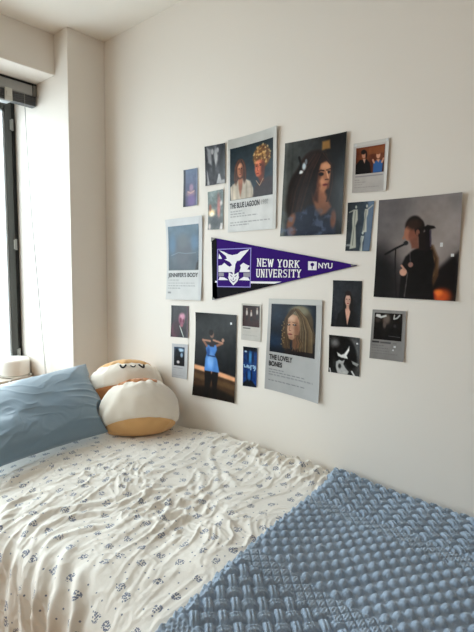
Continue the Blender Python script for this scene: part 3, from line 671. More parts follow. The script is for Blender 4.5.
p.ell(0.24, 0.445, 0.072, 0.14, (182, 122, 90), .15).ell(0.285, 0.46, 0.035, 0.11, (116, 66, 46), 0.6).ell(.22, .36, .05, .04, (206, 150, 114), .7)
p.ell(0.212, 0.415, 0.017, 0.012, (40, 22, 18)).ell(0.268, 0.415, 0.017, 0.012, (40, 22, 18)).line([(.237, .42), (.232, .475), (.245, .485)], .005, (130, 78, 58)).ell(0.24, 0.525, 0.026, 0.010, (128, 54, 48), .4)
strands(p, [(0.22, 0.25), (0.15, 0.38), (0.13, 0.62)], [(120, 68, 40), (48, 26, 16)], .006, 16, [.03, .03, .04], 11); strands(p, [(0.26, 0.25), (0.33, 0.38), (0.35, 0.62)], [(110, 60, 36), (44, 24, 16)], .006, 14, [.03, .03, .03], 12)
p.poly([(0.55, 1), (0.58, 0.82), (0.68, 0.74), (0.90, 0.66), (1.0, 0.68), (1, 1)], (52, 40, 44), 0.03)
p.ell(0.74, 0.28, 0.20, 0.21, (112, 74, 36), .15)
for q in range(110):
    a = random.uniform(0, 2 * PI); w_ = random.uniform(0.2, 1.05); p.ell(0.745 + 0.19 * w_ * math.cos(a), 0.26 + 0.19 * w_ * math.sin(a), random.uniform(.012, .028), random.uniform(.010, .024), random.choice([(206, 164, 98), (176, 130, 72), (84, 52, 26), (130, 86, 44), (232, 200, 138)]), 0.6, random.uniform(0, 90), .75)
p.poly([(0.585, 0.40), (0.62, 0.34), (0.72, 0.33), (0.79, 0.38), (0.80, 0.50), (0.76, 0.60), (0.69, 0.655), (0.62, 0.62), (0.585, 0.52)], (186, 100, 70), 0.02)
p.ell(0.77, 0.50, 0.045, 0.13, (90, 44, 34), 0.7).ell(0.65, 0.37, 0.05, 0.03, (210, 132, 94), .7).ell(.65, .50, .035, .03, (206, 118, 84), .8)
p.ell(0.625, 0.435, 0.024, 0.013, (44, 22, 18)).ell(0.715, 0.43, 0.026, 0.013, (36, 18, 16)).line([(.60, .41), (.65, .405)], .007, (96, 52, 32)).line([(.69, .402), (.745, .405)], .007, (90, 48, 30)).line([(0.66, 0.44), (0.64, 0.51), (.66, .522)], 0.008, (140, 66, 48)).ell(0.65, 0.575, 0.034, 0.011, (130, 44, 42), .4)
p.poly([(0.66, 0.64), (0.79, 0.58), (0.80, 0.72), (0.72, 0.78)], (104, 54, 40), 0.03); p.line([(0.62, 0.70), (0.70, 0.80), (0.78, 0.68)], 0.006, (170, 140, 112))
photo(p, 3, 1.05, .2, 8)
k.picture(p, (0.04, 0.10, 0.93, 0.655))
k.text('THE BLUE LAGOON', (0.04, 0.685, 0.67, 0.745), M['ink'], fat=0.035); k.text('1980', (0.71, 0.690, 0.84, 0.738), M['grey_ink'], 'year_lettering', 0.01)
# --- movie poster, reflected haze painted into its blue picture
k = Card('wall_poster', Q['jenn'], 'large poster with a blue picture washed out by painted glare, silver margin, leftmost of the big ones', 'poster', 0.012, seed=2)
p = Pic(k.w, k.h, 100).grad((206, 208, 210), (200, 200, 198)); p.noise(14, 5, 13); p.rect(0.92, 0, 1, 1, (186, 188, 190), 0.01, 0.7)
textlines(p, [(0.755, 0.36, 0.009), (0.787, 0.80, 0.009), (0.819, 0.82, 0.009), (0.850, 0.40, 0.009)], 0.05, (116, 118, 120), 14); p.rect(0.05, 0.90, 0.14, 0.925, (126, 126, 128))
k.sheet(p)
p = Pic(1, 1.35, 110).grad((92, 116, 134), (74, 86, 96)); p.noise(34, 4, 15).ell(0.5, 0.6, 0.3, 0.34, (96, 98, 106), 0.6, op=0.6).ell(0.14, 0.42, 0.10, 0.2, (86, 128, 168), 0.8, op=0.6).ell(0.86, 0.4, 0.10, 0.16, (80, 120, 160), 0.8, op=0.6)
p.ell(0.48, 0.36, 0.16, 0.16, (104, 112, 120), 0.5, op=0.7).line([(0.1, 0.66), (0.34, 0.60), (0.6, 0.63), (0.9, 0.62)], 0.012, (140, 156, 170), op=0.5)
p.poly([(1, .78), (1, 1), (.9, 1), (.93, .85)], (34, 36, 40), 0.03)
k.picture(p, (0.06, 0.09, 0.91, 0.635))
k.text("JENNIFER'S BODY", (0.05, 0.665, 0.905, 0.735), M['ink'], fat=0.035)
# --- fair-haired girl poster
k = Card('wall_poster', Q['lovely'], 'large grey-edged poster of a long-haired person on dark blue, below the pennant', 'poster', 0.010, seed=3)
p = Pic(k.w, k.h, 110).grad((188, 188, 186), (172, 173, 174)); p.noise(14, 5, 23); p.rect(0, 0, 1, 0.05, (200, 200, 196), 0.01)
textlines(p, [(0.762, 0.34, 0.009), (0.792, 0.74, 0.009), (0.823, 0.88, 0.009), (0.886, 0.74, 0.009)], 0.06, (104, 106, 110), 24)
k.sheet(p)
p = Pic(1, 1.22, 150).grad((16, 34, 54), (10, 16, 26), 60); p.noise(26, 4, 22).ell(0.1, 0.75, 0.16, 0.14, (26, 50, 76), 0.7).ell(.14, .2, .12, .2, (22, 44, 64), .8)
p.ell(0.64, 0.36, 0.31, 0.33, (74, 62, 44), .08).ell(0.80, 0.64, 0.20, 0.32, (72, 56, 38), .12).ell(0.37, 0.60, 0.11, 0.32, (62, 46, 30), .2).ell(0.64, 0.12, 0.22, 0.10, (128, 122, 100), 0.5)
p.poly([(0.30, 1), (0.40, 0.90), (0.66, 0.86), (0.80, 0.78), (1.0, 0.72), (1, 1)], (26, 16, 17), 0.03)
p.poly([(0.50, 0.62), (0.66, 0.60), (0.66, 0.84), (0.56, 0.90), (0.50, 0.84)], (112, 76, 54), 0.03)
p.poly([(0.365, 0.36), (0.41, 0.24), (0.50, 0.19), (0.60, 0.22), (0.665, 0.34), (0.66, 0.50), (0.60, 0.62), (0.50, 0.70), (0.43, 0.68), (0.385, 0.58), (0.365, 0.47)], (200, 156, 126), 0.02)
p.ell(0.60, 0.48, 0.06, 0.18, (152, 106, 80), 0.7).ell(0.46, 0.27, 0.08, 0.05, (220, 184, 156), 0.7).ell(0.47, 0.51, 0.05, 0.035, (212, 164, 136), .8).ell(.48, .665, .05, .03, (172, 126, 98), .7)
p.ell(0.415, 0.405, 0.038, 0.016, (44, 34, 32), .4).ell(0.545, 0.40, 0.042, 0.016, (44, 34, 32), .4).line([(0.375, 0.36), (0.44, 0.352)], 0.008, (110, 80, 58)).line([(0.50, 0.350), (0.60, 0.362)], 0.008, (110, 80, 58)).ell(.41, .40, .01, .008, (200, 200, 200), .4).ell(.54, .397, .01, .008, (200, 200, 200), .4)
p.line([(0.45, 0.40), (0.425, 0.50), (0.445, 0.515)], 0.009, (168, 118, 92)).line([(.43, .522), (.47, .522)], .007, (120, 76, 62)).ell(0.45, 0.592, 0.048, 0.017, (150, 78, 74), .4).line([(.40, .592), (.50, .59)], .004, (96, 44, 44))
strands(p, [(0.56, 0.08), (0.72, 0.26), (0.80, 0.52), (0.80, 0.90)], [(160, 146, 114), (52, 38, 26), (116, 96, 66), (84, 66, 44)], 0.007, 60, [.05, .09, .14, .15], 5, .6)
strands(p, [(0.52, 0.10), (0.36, 0.28), (0.33, 0.56), (0.38, 0.88)], [(126, 102, 68), (48, 34, 22), (84, 62, 40)], 0.006, 30, [.05, .03, .05, .09], 6, .6)
strands(p, [(0.60, 0.60), (0.66, 0.75), (0.62, 0.92)], [(110, 84, 52), (44, 30, 20)], 0.006, 18, [.05, .1, .12], 7, .5)
for q in range(14): p.ell(0.29 + 0.03 * math.sin(q * 2.3), 0.36 + q * 0.035, 0.012, 0.012, (190, 160, 104), .8, op=.7)
photo(p, 2, 1.05, .18, 7)
k.picture(p, (0.06, 0.055, 0.90, 0.575))
k.text('THE LOVELY', (0.06, 0.602, 0.50, 0.660), M['ink'], fat=0.035); k.text('BONES', (0.06, 0.676, 0.31, 0.733), M['ink'], fat=0.035)
# --- dark portrait
k = Card('wall_poster', Q['woman'], 'large borderless dark portrait of a long-haired person with earrings and a lamp', 'poster', 0.010, seed=4)
p = Pic(k.w, k.h, 150).grad((84, 88, 86), (8, 8, 11), 0); p.noise(20, 4, 33); p.rect(0.70, 0, 1, 1, (8, 8, 11), 0.05)
p.rect(0.0, 0.0, 0.05, 1, (112, 118, 116), 0.03, 0.6); p.rect(0.12, 0, 0.15, 0.5, (56, 60, 60), 0.02, .7); p.rect(0.24, 0, 0.26, 0.3, (70, 74, 72), 0.02, .6)
p.poly([(0.62, 0.05), (0.74, 0.045), (0.75, 0.13), (0.62, 0.135)], (150, 112, 60), 0.02).rect(0.67, 0.13, 0.69, 0.20, (46, 34, 22)).ell(0.68, 0.19, .04, .02, (70, 54, 34))
p.ell(0.50, 0.34, 0.27, 0.22, (34, 18, 13), .1).ell(0.36, 0.52, 0.27, 0.26, (26, 14, 11), .12).ell(0.27, 0.66, 0.20, 0.20, (28, 16, 13), .25).ell(0.70, 0.58, 0.17, 0.20, (22, 13, 12), .25)
p.poly([(0.08, 1), (0.10, 0.84), (0.24, 0.74), (0.46, 0.68), (0.70, 0.66), (0.86, 0.74), (0.92, 1)], (30, 38, 56), 0.04)
p.poly([(0.50, 0.54), (0.68, 0.52), (0.76, 0.64), (0.82, 0.72), (0.74, 0.78), (0.66, 0.80), (0.58, 0.74), (0.52, 0.64)], (142, 92, 66), 0.03).poly([(0.50, 0.52), (0.60, 0.54), (0.60, 0.66), (0.53, 0.64)], (70, 40, 30), 0.03)
p.ell(0.17, 0.84, 0.06, 0.09, (120, 80, 62), .4, 20).ell(0.86, 0.84, 0.045, 0.09, (104, 66, 50), .4).ell(0.20, .95, .07, .05, (104, 68, 58), .5)
p.poly([(0.545, 0.33), (0.60, 0.27), (0.70, 0.255), (0.775, 0.29), (0.79, 0.36), (0.775, 0.42), (0.765, 0.47), (0.735, 0.53), (0.68, 0.565), (0.60, 0.53), (0.555, 0.44)], (164, 110, 80), 0.022)
p.ell(0.585, 0.44, 0.045, 0.10, (96, 56, 40), .6).ell(0.70, 0.30, 0.07, 0.035, (196, 142, 106), .7).ell(0.655, 0.445, 0.045, 0.03, (190, 132, 98), .8).ell(.75, .50, .02, .03, (110, 66, 48), .7)
p.ell(0.625, 0.375, 0.042, 0.018, (22, 12, 12), .4, 8).ell(0.745, 0.365, 0.03, 0.015, (22, 12, 12), .4).line([(0.57, 0.345), (0.62, 0.335), (0.67, 0.345)], 0.009, (38, 20, 16)).line([(0.71, 0.34), (0.775, 0.335)], 0.008, (38, 20, 16))
p.line([(0.715, 0.36), (0.745, 0.425)], 0.010, (204, 150, 114)).line([(0.70, 0.436), (0.745, 0.438)], 0.010, (90, 50, 40)).ell(0.70, 0.488, 0.04, 0.014, (122, 50, 48), .4).line([(0.665, .488), (.735, .486)], .004, (60, 24, 24))
p.poly([(0.54, 0.26), (0.62, 0.24), (0.58, 0.36), (0.56, 0.50), (0.52, 0.60), (0.46, 0.5)], (26, 14, 11), 0.02)
strands(p, [(0.56, 0.16), (0.40, 0.32), (0.30, 0.52), (0.24, 0.74)], [(66, 36, 24), (44, 24, 18), (14, 8, 7)], 0.006, 40, [.10, .17, .19, .15], 1, .55)
strands(p, [(0.64, 0.16), (0.80, 0.30), (0.82, 0.48), (0.78, 0.66)], [(58, 32, 22), (14, 8, 7)], 0.006, 16, [.08, .03, .05, .07], 2, .5)
p.ell(0.335, 0.27, 0.032, 0.038, (178, 190, 196), .5).ell(0.285, 0.325, 0.038, 0.018, (226, 230, 232), .4).ell(0.365, 0.225, 0.02, 0.03, (104, 108, 112)).line([(0.245, .17), (0.285, .25), (.235, .34)], .018, (18, 15, 16))
n_ = fbm(p.x * 12, p.y * 16, 35, 3); p.mix(0.55 * sst(0.52, 0.75, n_) * sst(0.66, 0.8, p.y) * sst(0.95, .8, p.x), (96, 110, 136))  # bluish glare haze painted over the lower part of the picture
photo(p, 1, 1.05, .25, 8)
k.sheet(p)
# --- singer
k = Card('wall_poster', Q['singer'], 'large concert photo of a singer in black with a hair bow, rightmost', 'poster', 0.009, seed=5)
p = Pic(k.w, k.h, 150).grad((122, 116, 116), (60, 54, 56)); p.ell(0.62, 0.36, 0.5, 0.34, (152, 142, 138), 0.7).ell(0.1, 0.1, .3, .3, (100, 98, 102), .8, op=.6).noise(14, 4, 43)
p.ell(0.02, 0.85, 0.30, 0.34, (16, 15, 18), 0.5).poly([(0.62, 0.86), (0.78, 0.70), (0.90, 0.60), (1, 0.54), (1, 1), (0.62, 1)], (16, 12, 14), 0.04)
p.ell(0.84, 0.96, 0.10, 0.07, (206, 84, 36), 0.6).ell(0.80, 0.93, 0.05, 0.03, (240, 120, 50), 0.6).ell(.72, .96, .05, .03, (150, 40, 34), .6)
p.poly([(0.62, 0.50), (0.70, 0.48), (0.77, 0.60), (0.78, 0.76), (0.72, 0.86), (0.66, 0.80)], (74, 50, 32), 0.03)
strands(p, [(0.68, 0.47), (0.75, 0.60), (0.755, 0.76), (0.70, 0.88)], [(170, 130, 82), (110, 78, 46), (50, 34, 24)], 0.005, 13, [.03, .03, .03, .04], 9, .38)
p.poly([(0.33, 1), (0.34, 0.66), (0.38, 0.58), (0.46, 0.52), (0.60, 0.46), (0.70, 0.52), (0.74, 0.66), (0.72, 0.82), (0.76, 1)], (14, 12, 14), 0.015)
p.ell(0.46, 0.28, 0.105, 0.10, (24, 18, 18)).ell(0.40, 0.345, 0.055, 0.075, (176, 116, 92)).ell(0.46, 0.37, 0.06, 0.08, (134, 82, 66), 0.3).poly([(0.43, 0.42), (0.52, 0.38), (0.54, 0.50), (0.45, 0.50)], (120, 76, 62), 0.015)
p.poly([(0.345, 0.36), (0.325, 0.40), (0.35, 0.41)], (176, 116, 92)).ell(0.53, 0.30, 0.06, 0.08, (26, 18, 18)).ell(.51, .345, .022, .03, (130, 84, 68)).ell(.46, .265, .09, .05, (50, 34, 28), .5)
p.poly([(0.575, 0.30), (0.62, 0.275), (0.70, 0.29), (0.72, 0.31), (0.66, 0.32), (0.60, 0.33)], (12, 10, 14)).poly([(0.60, 0.31), (0.66, 0.32), (0.68, 0.50), (0.60, 0.56), (0.58, 0.45)], (20, 14, 18)).line([(0.66, 0.33), (0.675, 0.48)], 0.010, (70, 60, 74))
p.poly([(0.52, 0.36), (0.60, 0.34), (0.62, 0.52), (0.54, 0.52)], (26, 18, 18))
p.line([(0.12, 0.555), (0.24, 0.50), (0.36, 0.455)], 0.013, (16, 15, 18)).ell(0.375, 0.445, 0.03, 0.022, (34, 34, 38)).line([(0.25, 0.50), (0.26, 0.72), (0.30, 1.0)], 0.008, (20, 18, 22))
p.ell(0.365, 0.735, 0.045, 0.038, (206, 158, 136)).ell(0.45, 0.66, 0.03, 0.025, (150, 110, 98)).line([(0.34, 0.67), (0.38, 0.71)], 0.012, (190, 144, 124)).line([(0.42, 0.74), (0.40, 0.98)], 0.006, (110, 106, 106), op=.6)
p.line([(0.43, .53), (0.45, .66)], .006, (120, 110, 112), op=.5)
photo(p, 4, 1.0, .12, 5); k.sheet(p); k.tape(0.80, 0.47, 0.016, 0.02); k.tape(0.93, 0.57, 0.018, 0.014)
# --- blue dress
k = Card('wall_poster', Q['tall'], 'large dark stage photo of a person in a bright blue dress with arms raised', 'poster', 0.009, seed=6)
p = Pic(k.w, k.h, 120).grad((34, 36, 38), (14, 14, 16)); p.ell(.5, .2, .5, .2, (50, 52, 52), .8, op=.7).noise(16, 4, 53)
p.poly([(0, 0.62), (1, 0.71), (1, 1), (0, 1)], (70, 50, 34), 0.01).poly([(0, 0.625), (0.3, 0.64), (1, 0.705), (1, 0.755), (0.55, 0.72), (0, 0.675)], (214, 160, 122), 0.02)
p.poly([(0, 0.72), (1, 0.80), (1, 0.86), (0, 0.78)], (96, 72, 48), 0.03).noise(20, 7, 54); p.poly([(0, 0.88), (0.5, 0.86), (1, 0.93), (1, 1), (0, 1)], (26, 22, 20), 0.04)
p.poly([(0.29, 0.98), (0.26, 0.66), (0.42, 0.66), (0.43, 0.72), (0.46, 0.66), (0.60, 0.68), (0.57, 0.86), (0.58, 1.0), (0.50, 1.0), (0.44, 0.78), (0.36, 0.98)], (20, 17, 18), 0.012)
p.poly([(0.26, 0.68), (0.27, 0.54), (0.31, 0.47), (0.28, 0.42), (0.30, 0.37), (0.42, 0.38), (0.54, 0.36), (0.55, 0.42), (0.50, 0.48), (0.56, 0.53), (0.62, 0.68)], (74, 124, 190), 0.012); p.ell(0.40, 0.56, 0.08, 0.09, (120, 168, 224), 0.6).ell(0.34, 0.45, 0.04, .05, (40, 80, 140), .6).line([(.33, .495), (.52, .50)], .012, (34, 60, 110))
p.line([(0.30, 0.385), (0.20, 0.32)], 0.022, (136, 96, 78)).line([(0.20, 0.32), (0.38, 0.325)], 0.016, (170, 126, 104)).line([(0.55, 0.37), (0.68, 0.335)], 0.022, (136, 96, 78)).line([(0.68, 0.335), (0.46, 0.31)], 0.016, (170, 126, 104)).ell(.69, .30, .03, .02, (176, 136, 116))
p.ell(0.42, 0.245, 0.05, 0.042, (120, 92, 80)).ell(0.40, 0.225, 0.055, 0.035, (28, 22, 22)).poly([(.34, .34), (.50, .34), (.48, .39), (.38, .39)], (40, 34, 40), .01)
photo(p, 5, 1.05, .2, 6); k.sheet(p); k.tape(0.88, 0.10, 0.02, 0.012)

def small(name, key, label, n=80, **kw):
    k = Card(name, Q[key], label, 'photo print' if name == 'photo_print' else 'card', kw.get('curl', 0.004), group='small prints taped around the posters', seed=len(label)); return k
# --- purple-blue small print
k = small('photo_print', 'blue_small', 'narrow blue-violet stage photo, smallest and leftmost of the upper prints')
p = Pic(k.w, k.h, 60).grad((92, 110, 138), (60, 54, 92)); p.noise(40, 4, 61).rect(0, 0, 0.14, 1, (24, 26, 40), 0.05).ell(0.55, 0.5, 0.14, 0.1, (150, 120, 150), 0.5).ell(0.5, 0.66, 0.28, 0.08, (150, 118, 132), 0.6).ell(0.55, 0.85, 0.28, 0.16, (108, 84, 140), 0.6).line([(0.3, 0.6), (0.5, 0.65), (0.75, 0.6)], 0.03, (190, 150, 150)).rect(.92, 0, 1, 1, (120, 128, 146), .02)
k.sheet(p)
k = small('photo_print', 'bw_top', 'black and white photo of blurred standing figures, above the pale garden photo')
p = Pic(k.w, k.h, 80).grad((44, 44, 50), (70, 68, 74)); p.noise(70, 6, 62); p.poly([(0.10, 0.04), (0.3, 0.1), (0.32, 0.5), (0.14, 0.42)], (150, 150, 154), 0.05).ell(0.52, 0.3, 0.10, 0.22, (176, 176, 178), 0.5).ell(0.36, 0.16, 0.06, 0.07, (190, 188, 188), 0.4).ell(0.62, 0.14, 0.06, 0.06, (160, 158, 160), 0.4).poly([(0.08, 0.6), (0.1, 1), (0.22, 1)], (190, 190, 194), 0.03)
p.poly([(0.55, 0.98), (0.66, 0.74), (0.74, 0.74), (0.8, 0.9), (0.98, 0.9), (0.98, 1)], (206, 206, 208), 0.03).ell(0.42, 0.55, 0.06, 0.2, (20, 20, 24), 0.6).ell(0.8, 0.5, 0.1, 0.3, (28, 28, 32), 0.6)
photo(p, 8, 1.08, .22, 10); k.sheet(p)
k = small('photo_print', 'garden', 'pale green and pink photo of blurred figures with a bright lamp, under the grey one')
p = Pic(k.w, k.h, 70).grad((120, 134, 132), (92, 96, 96)); p.noise(60, 6, 63).ell(0.24, 0.56, 0.22, 0.09, (238, 208, 160), 0.6).ell(0.25, 0.60, 0.14, 0.05, (250, 238, 214), 0.5).ell(0.7, 0.42, 0.10, 0.3, (190, 128, 122), 0.6).ell(0.66, 0.14, 0.05, 0.05, (140, 110, 104), 0.5).ell(.86, .34, .08, .06, (214, 208, 204), .5).ell(.15, .42, .08, .08, (150, 84, 60), .6)
p.ell(0.5, 0.8, 0.3, 0.12, (70, 74, 78), 0.6).poly([(0.78, 1), (0.84, 0.84), (0.96, 0.84), (1, 1)], (226, 220, 218), 0.03).ell(0.12, 0.92, 0.08, 0.08, (200, 190, 188), 0.5)
photo(p, 12, 1.08, .22, 10); k.sheet(p)
# --- silver card with two people
k = small('picture_card', 'polar', 'silver-edged card picturing one person in black and one in blue, top right', curl=0.006)
p = Pic(k.w, k.h, 90).grad((196, 192, 188), (178, 172, 168)); p.noise(14, 6, 64); p.rect(0.925, 0, 1, 1, (208, 206, 202), 0.01); p.rect(0, 0, 1, 0.06, (206, 203, 198), 0.01)
textlines(p, [(0.74, 0.22, 0.014), (0.79, 0.40, 0.010), (0.84, 0.30, 0.010), (0.89, 0.80, 0.010)], 0.07, (136, 130, 128), 64); p.rect(0.08, 0.665, 0.88, 0.69, (126, 124, 130), 0.01, 0.7)
k.sheet(p)
p = Pic(1, 0.85, 80).grad((120, 62, 34), (70, 34, 22)); p.noise(50, 5, 65, (1, .7, .4)).rect(.45, .05, .97, .3, (156, 92, 48), .03, .5)
p.poly([(0.0, 1), (0.02, 0.62), (0.14, 0.46), (0.38, 0.46), (0.50, 0.62), (0.56, 1)], (14, 13, 16), 0.02).ell(0.28, 0.28, 0.075, 0.14, (186, 130, 104)).ell(0.26, 0.18, 0.09, 0.09, (26, 16, 14)).ell(0.36, 0.30, 0.03, 0.14, (26, 16, 14), .4).poly([(0.24, 0.44), (0.34, 0.44), (0.31, 0.62)], (190, 150, 130), 0.01)
p.poly([(0.62, 1), (0.62, 0.66), (0.70, 0.56), (0.88, 0.56), (0.95, 0.68), (0.94, 1)], (50, 92, 150), 0.02).ell(0.78, 0.36, 0.07, 0.13, (206, 150, 120)).ell(0.78, 0.26, 0.09, 0.08, (130, 74, 42)).line([(0.64, 0.62), (0.60, 0.52)], 0.03, (200, 146, 118)).line([(0.92, 0.64), (0.97, 0.52)], 0.03, (200, 146, 118)).poly([(.72, .52), (.84, .52), (.80, .64)], (206, 150, 120), .01)
k.picture(p, (0.08, 0.10, 0.90, 0.63))
for (a, b) in ((0.07, 0.045), (0.95, 0.03)): k.tape(a, b, 0.035, 0.022)
# --- statues
k = small('photo_print', 'statues', 'dim photo of slim pale figures standing like statues, left of the singer')
p = Pic(k.w, k.h, 80).grad((40, 46, 50), (58, 72, 88), 0); p.noise(30, 5, 66).poly([(0.78, 0), (1, 0), (1, 1), (0.72, 1)], (112, 132, 158), 0.04, 0.7)
for (x, t, sc, c_) in ((0.33, 0.08, 1.0, (176, 178, 166)), (0.74, 0.08, 0.62, (190, 192, 182)), (0.66, 0.62, 0.52, (188, 196, 190))):
    p.ell(x, t + 0.02 * sc, 0.035, 0.03, c_, 0.3).poly([(x - 0.10 * sc, t + 0.07), (x + 0.06, t + 0.07), (x + 0.09 * sc, t + 0.28 * sc), (x + 0.02, t + 0.40 * sc), (x + 0.10 * sc, t + 0.85 * sc), (x - 0.16 * sc, t + 0.88 * sc), (x - 0.10 * sc, t + 0.45 * sc), (x - 0.13 * sc, t + 0.25 * sc)], c_, 0.02)
    p.line([(x - 0.02, t + 0.1), (x - 0.05, t + 0.8 * sc)], 0.018, (96, 100, 96), 0.6, op=0.7)
p.line([(0.25, .16), (0.08, .20)], .018, (160, 160, 150)).line([(0.80, .15), (0.96, .08)], .02, (176, 176, 168)).rect(.02, .86, .2, .9, (170, 174, 172), .02, .7)
k.sheet(p)
# --- grey card
k = small('picture_card', 'grey', 'dull grey card with a nearly black picture, under the singer photo', curl=0.003)
p = Pic(k.w, k.h, 90).grad((140, 138, 136), (132, 129, 127)); p.noise(16, 6, 67)
p.rect(0.05, 0.635, 0.26, 0.668, (44, 44, 46), .008).rect(0.29, 0.638, 0.60, 0.670, (66, 66, 68), .012, .8).rect(.66, .648, .76, .67, (92, 92, 94), .01, .6)
textlines(p, [(0.715, 0.40, 0.012), (0.765, 0.52, 0.012), (0.82, 0.58, 0.010), (0.875, 0.80, 0.010)], 0.06, (96, 94, 94), 68)
k.sheet(p)
p = Pic(1, 0.95, 80).grad((30, 26, 24), (10, 9, 10)); p.noise(30, 5, 68).ell(0.44, 0.22, 0.13, 0.18, (104, 92, 84), 0.5).ell(0.38, 0.42, 0.06, 0.14, (92, 80, 74), 0.5).ell(.12, .26, .1, .1, (60, 52, 48), .6).ell(.75, .46, .05, .06, (54, 50, 52), .6)
p.poly([(0.06, 0.05), (0.20, 0.05), (0.24, 0.12), (0.42, 0.06), (0.44, 0.12), (0.24, 0.20), (0.04, 0.14)], (214, 214, 212), 0.02).line([(0.72, 0.06), (0.70, 0.20)], 0.02, (200, 200, 198)).line([(0.72, 0.20), (0.82, 0.16), (0.90, 0.06)], 0.025, (190, 190, 188)).line([(0.55, 0.84), (0.95, 0.86)], 0.012, (90, 90, 92), op=.7)
k.picture(p, (0.08, 0.06, 0.90, 0.60))
k.tape(0.72, 0.72, 0.03, 0.018); k.tape(0.68, 0.79, 0.02, 0.014)
# --- blazer
k = small('photo_print', 'blazer', 'dark portrait of a smiling person in an open black blazer, under the pennant tip')
p = Pic(k.w, k.h, 90).grad((42, 46, 52), (20, 20, 24)); p.noise(18, 4, 69).ell(.2, .5, .25, .5, (54, 60, 68), .8, op=.5)
p.poly([(0.16, 1), (0.22, 0.72), (0.40, 0.60), (0.66, 0.60), (0.86, 0.72), (0.92, 1)], (12, 12, 15), 0.02).poly([(0.46, 0.60), (0.66, 0.60), (0.62, 0.76), (0.56, 0.97), (0.50, 0.76)], (204, 160, 142), 0.012)
p.ell(0.545, 0.40, 0.135, 0.17, (30, 20, 20)).ell(0.66, 0.5, 0.07, 0.16, (24, 17, 18)).ell(0.44, 0.50, 0.05, 0.14, (24, 17, 18)).ell(0.545, 0.42, 0.095, 0.125, (220, 178, 160)).rect(.50, .52, .60, .62, (204, 160, 142), .02)
p.ell(0.505, 0.40, 0.022, 0.010, (40, 26, 28)).ell(0.595, 0.40, 0.022, 0.010, (40, 26, 28)).ell(0.55, 0.49, 0.035, 0.012, (176, 64, 70)).line([(.55, .41), (.555, .45)], .008, (190, 140, 122)).ell(.545, .27, .1, .05, (34, 22, 22), .3)
photo(p, 47, 1.08, .22, 10); k.sheet(p)
# --- bw portrait
k = small('photo_print', 'bw', 'squarish high-contrast black and white photo of a bowed head, right of the long-haired poster', curl=0.005)
p = Pic(k.w, k.h, 100).grad((24, 24, 24), (70, 70, 70), 0); p.noise(40, 6, 70); p.ell(0.80, 0.30, 0.2, 0.3, (96, 96, 96), .6).ell(0.50, 0.38, 0.36, 0.34, (12, 12, 12)).ell(0.72, 0.55, 0.2, 0.3, (12, 12, 12), .3)
p.poly([(0.26, 0.44), (0.40, 0.50), (0.50, 0.46), (0.60, 0.34), (0.66, 0.24), (0.66, 0.36), (0.58, 0.50), (0.62, 0.58), (0.44, 0.58), (0.30, 0.54)], (224, 224, 222), 0.02).poly([(0.24, 0.70), (0.34, 0.64), (0.44, 0.66), (0.52, 0.62), (0.48, 0.74), (0.54, 0.82), (0.66, 0.92), (0.62, 1), (0.30, 1), (0.24, 0.84)], (196, 196, 194), 0.02)
p.ell(0.36, 0.80, 0.05, 0.06, (60, 60, 60), .5).ell(0.46, 0.60, 0.05, 0.03, (20, 20, 20), .4).poly([(0.74, 0.62), (0.98, 0.68), (0.92, 0.75), (0.78, 0.70)], (150, 150, 148), 0.02).rect(0, .35, .12, 1, (14, 14, 14), .03).line([(0.76, .9), (0.84, 1)], .025, (220, 220, 220)).line([(.04, .9), (.08, 1)], .02, (180, 180, 180)).ell(.2, .2, .12, .1, (110, 110, 110), .8)
photo(p, 3, 1.08, .22, 10); k.sheet(p); k.tape(0.92, 0.15, 0.03, 0.02)
# --- pink
k = small('photo_print', 'pink', 'dark photo of a singer lit pink at a microphone stand, left of the blue-dress poster')
p = Pic(k.w, k.h, 80).grad((60, 56, 58), (40, 34, 40)); p.noise(20, 4, 71).poly([(0, 0), (.12, 0), (.1, 1), (0, 1)], (20, 18, 20), .03).ell(0.20, 0.80, 0.22, 0.26, (94, 40, 60), 0.5).ell(.35, .7, .2, .24, (58, 24, 38), .5)
p.ell(0.60, 0.42, 0.17, 0.18, (150, 88, 112), 0.4).ell(0.64, 0.34, 0.16, 0.10, (206, 150, 170), 0.6).ell(0.55, 0.46, 0.06, 0.08, (110, 40, 66), 0.5).ell(.7, .48, .04, .06, (96, 40, 60), .5).line([(0.5, 0.64), (0.72, 0.98)], 0.022, (190, 196, 190)).line([(0.42, .6), (.62, .97)], .016, (30, 30, 32)).ell(.6, .62, .08, .05, (150, 90, 106), .5).ell(.93, .5, .05, .6, (92, 62, 74), .6)
photo(p, 8, 1.08, .22, 10); k.sheet(p)
# --- white card
k = small('picture_card', 'whitecard', 'pale card with a small bluish black picture, lowest at left just above the plush toys', curl=0.003)
p = Pic(k.w, k.h, 80).grad((188, 190, 194), (178, 178, 180)); p.noise(12, 5, 72)
p.rect(0.10, 0.70, 0.70, 0.72, (134, 134, 138), .01, .7); textlines(p, [(0.76, 0.5, 0.010), (0.81, 0.66, 0.010), (0.86, 0.6, 0.010), (0.92, 0.78, 0.010)], 0.10, (142, 142, 146), 73)
k.sheet(p)
p = Pic(1, 1.25, 70).grad((60, 80, 104), (14, 16, 22)); p.noise(40, 4, 73).ell(.5, .6, .4, .4, (12, 12, 16), .5).ell(0.62, 0.16, 0.28, 0.09, (176, 204, 226), 0.5).ell(0.72, 0.42, 0.12, 0.12, (140, 166, 192), 0.5).ell(0.40, 0.80, 0.14, 0.08, (206, 200, 204), 0.5).ell(.3, .3, .2, .2, (20, 26, 34), .5)
k.picture(p, (0.13, 0.09, 0.80, 0.64))
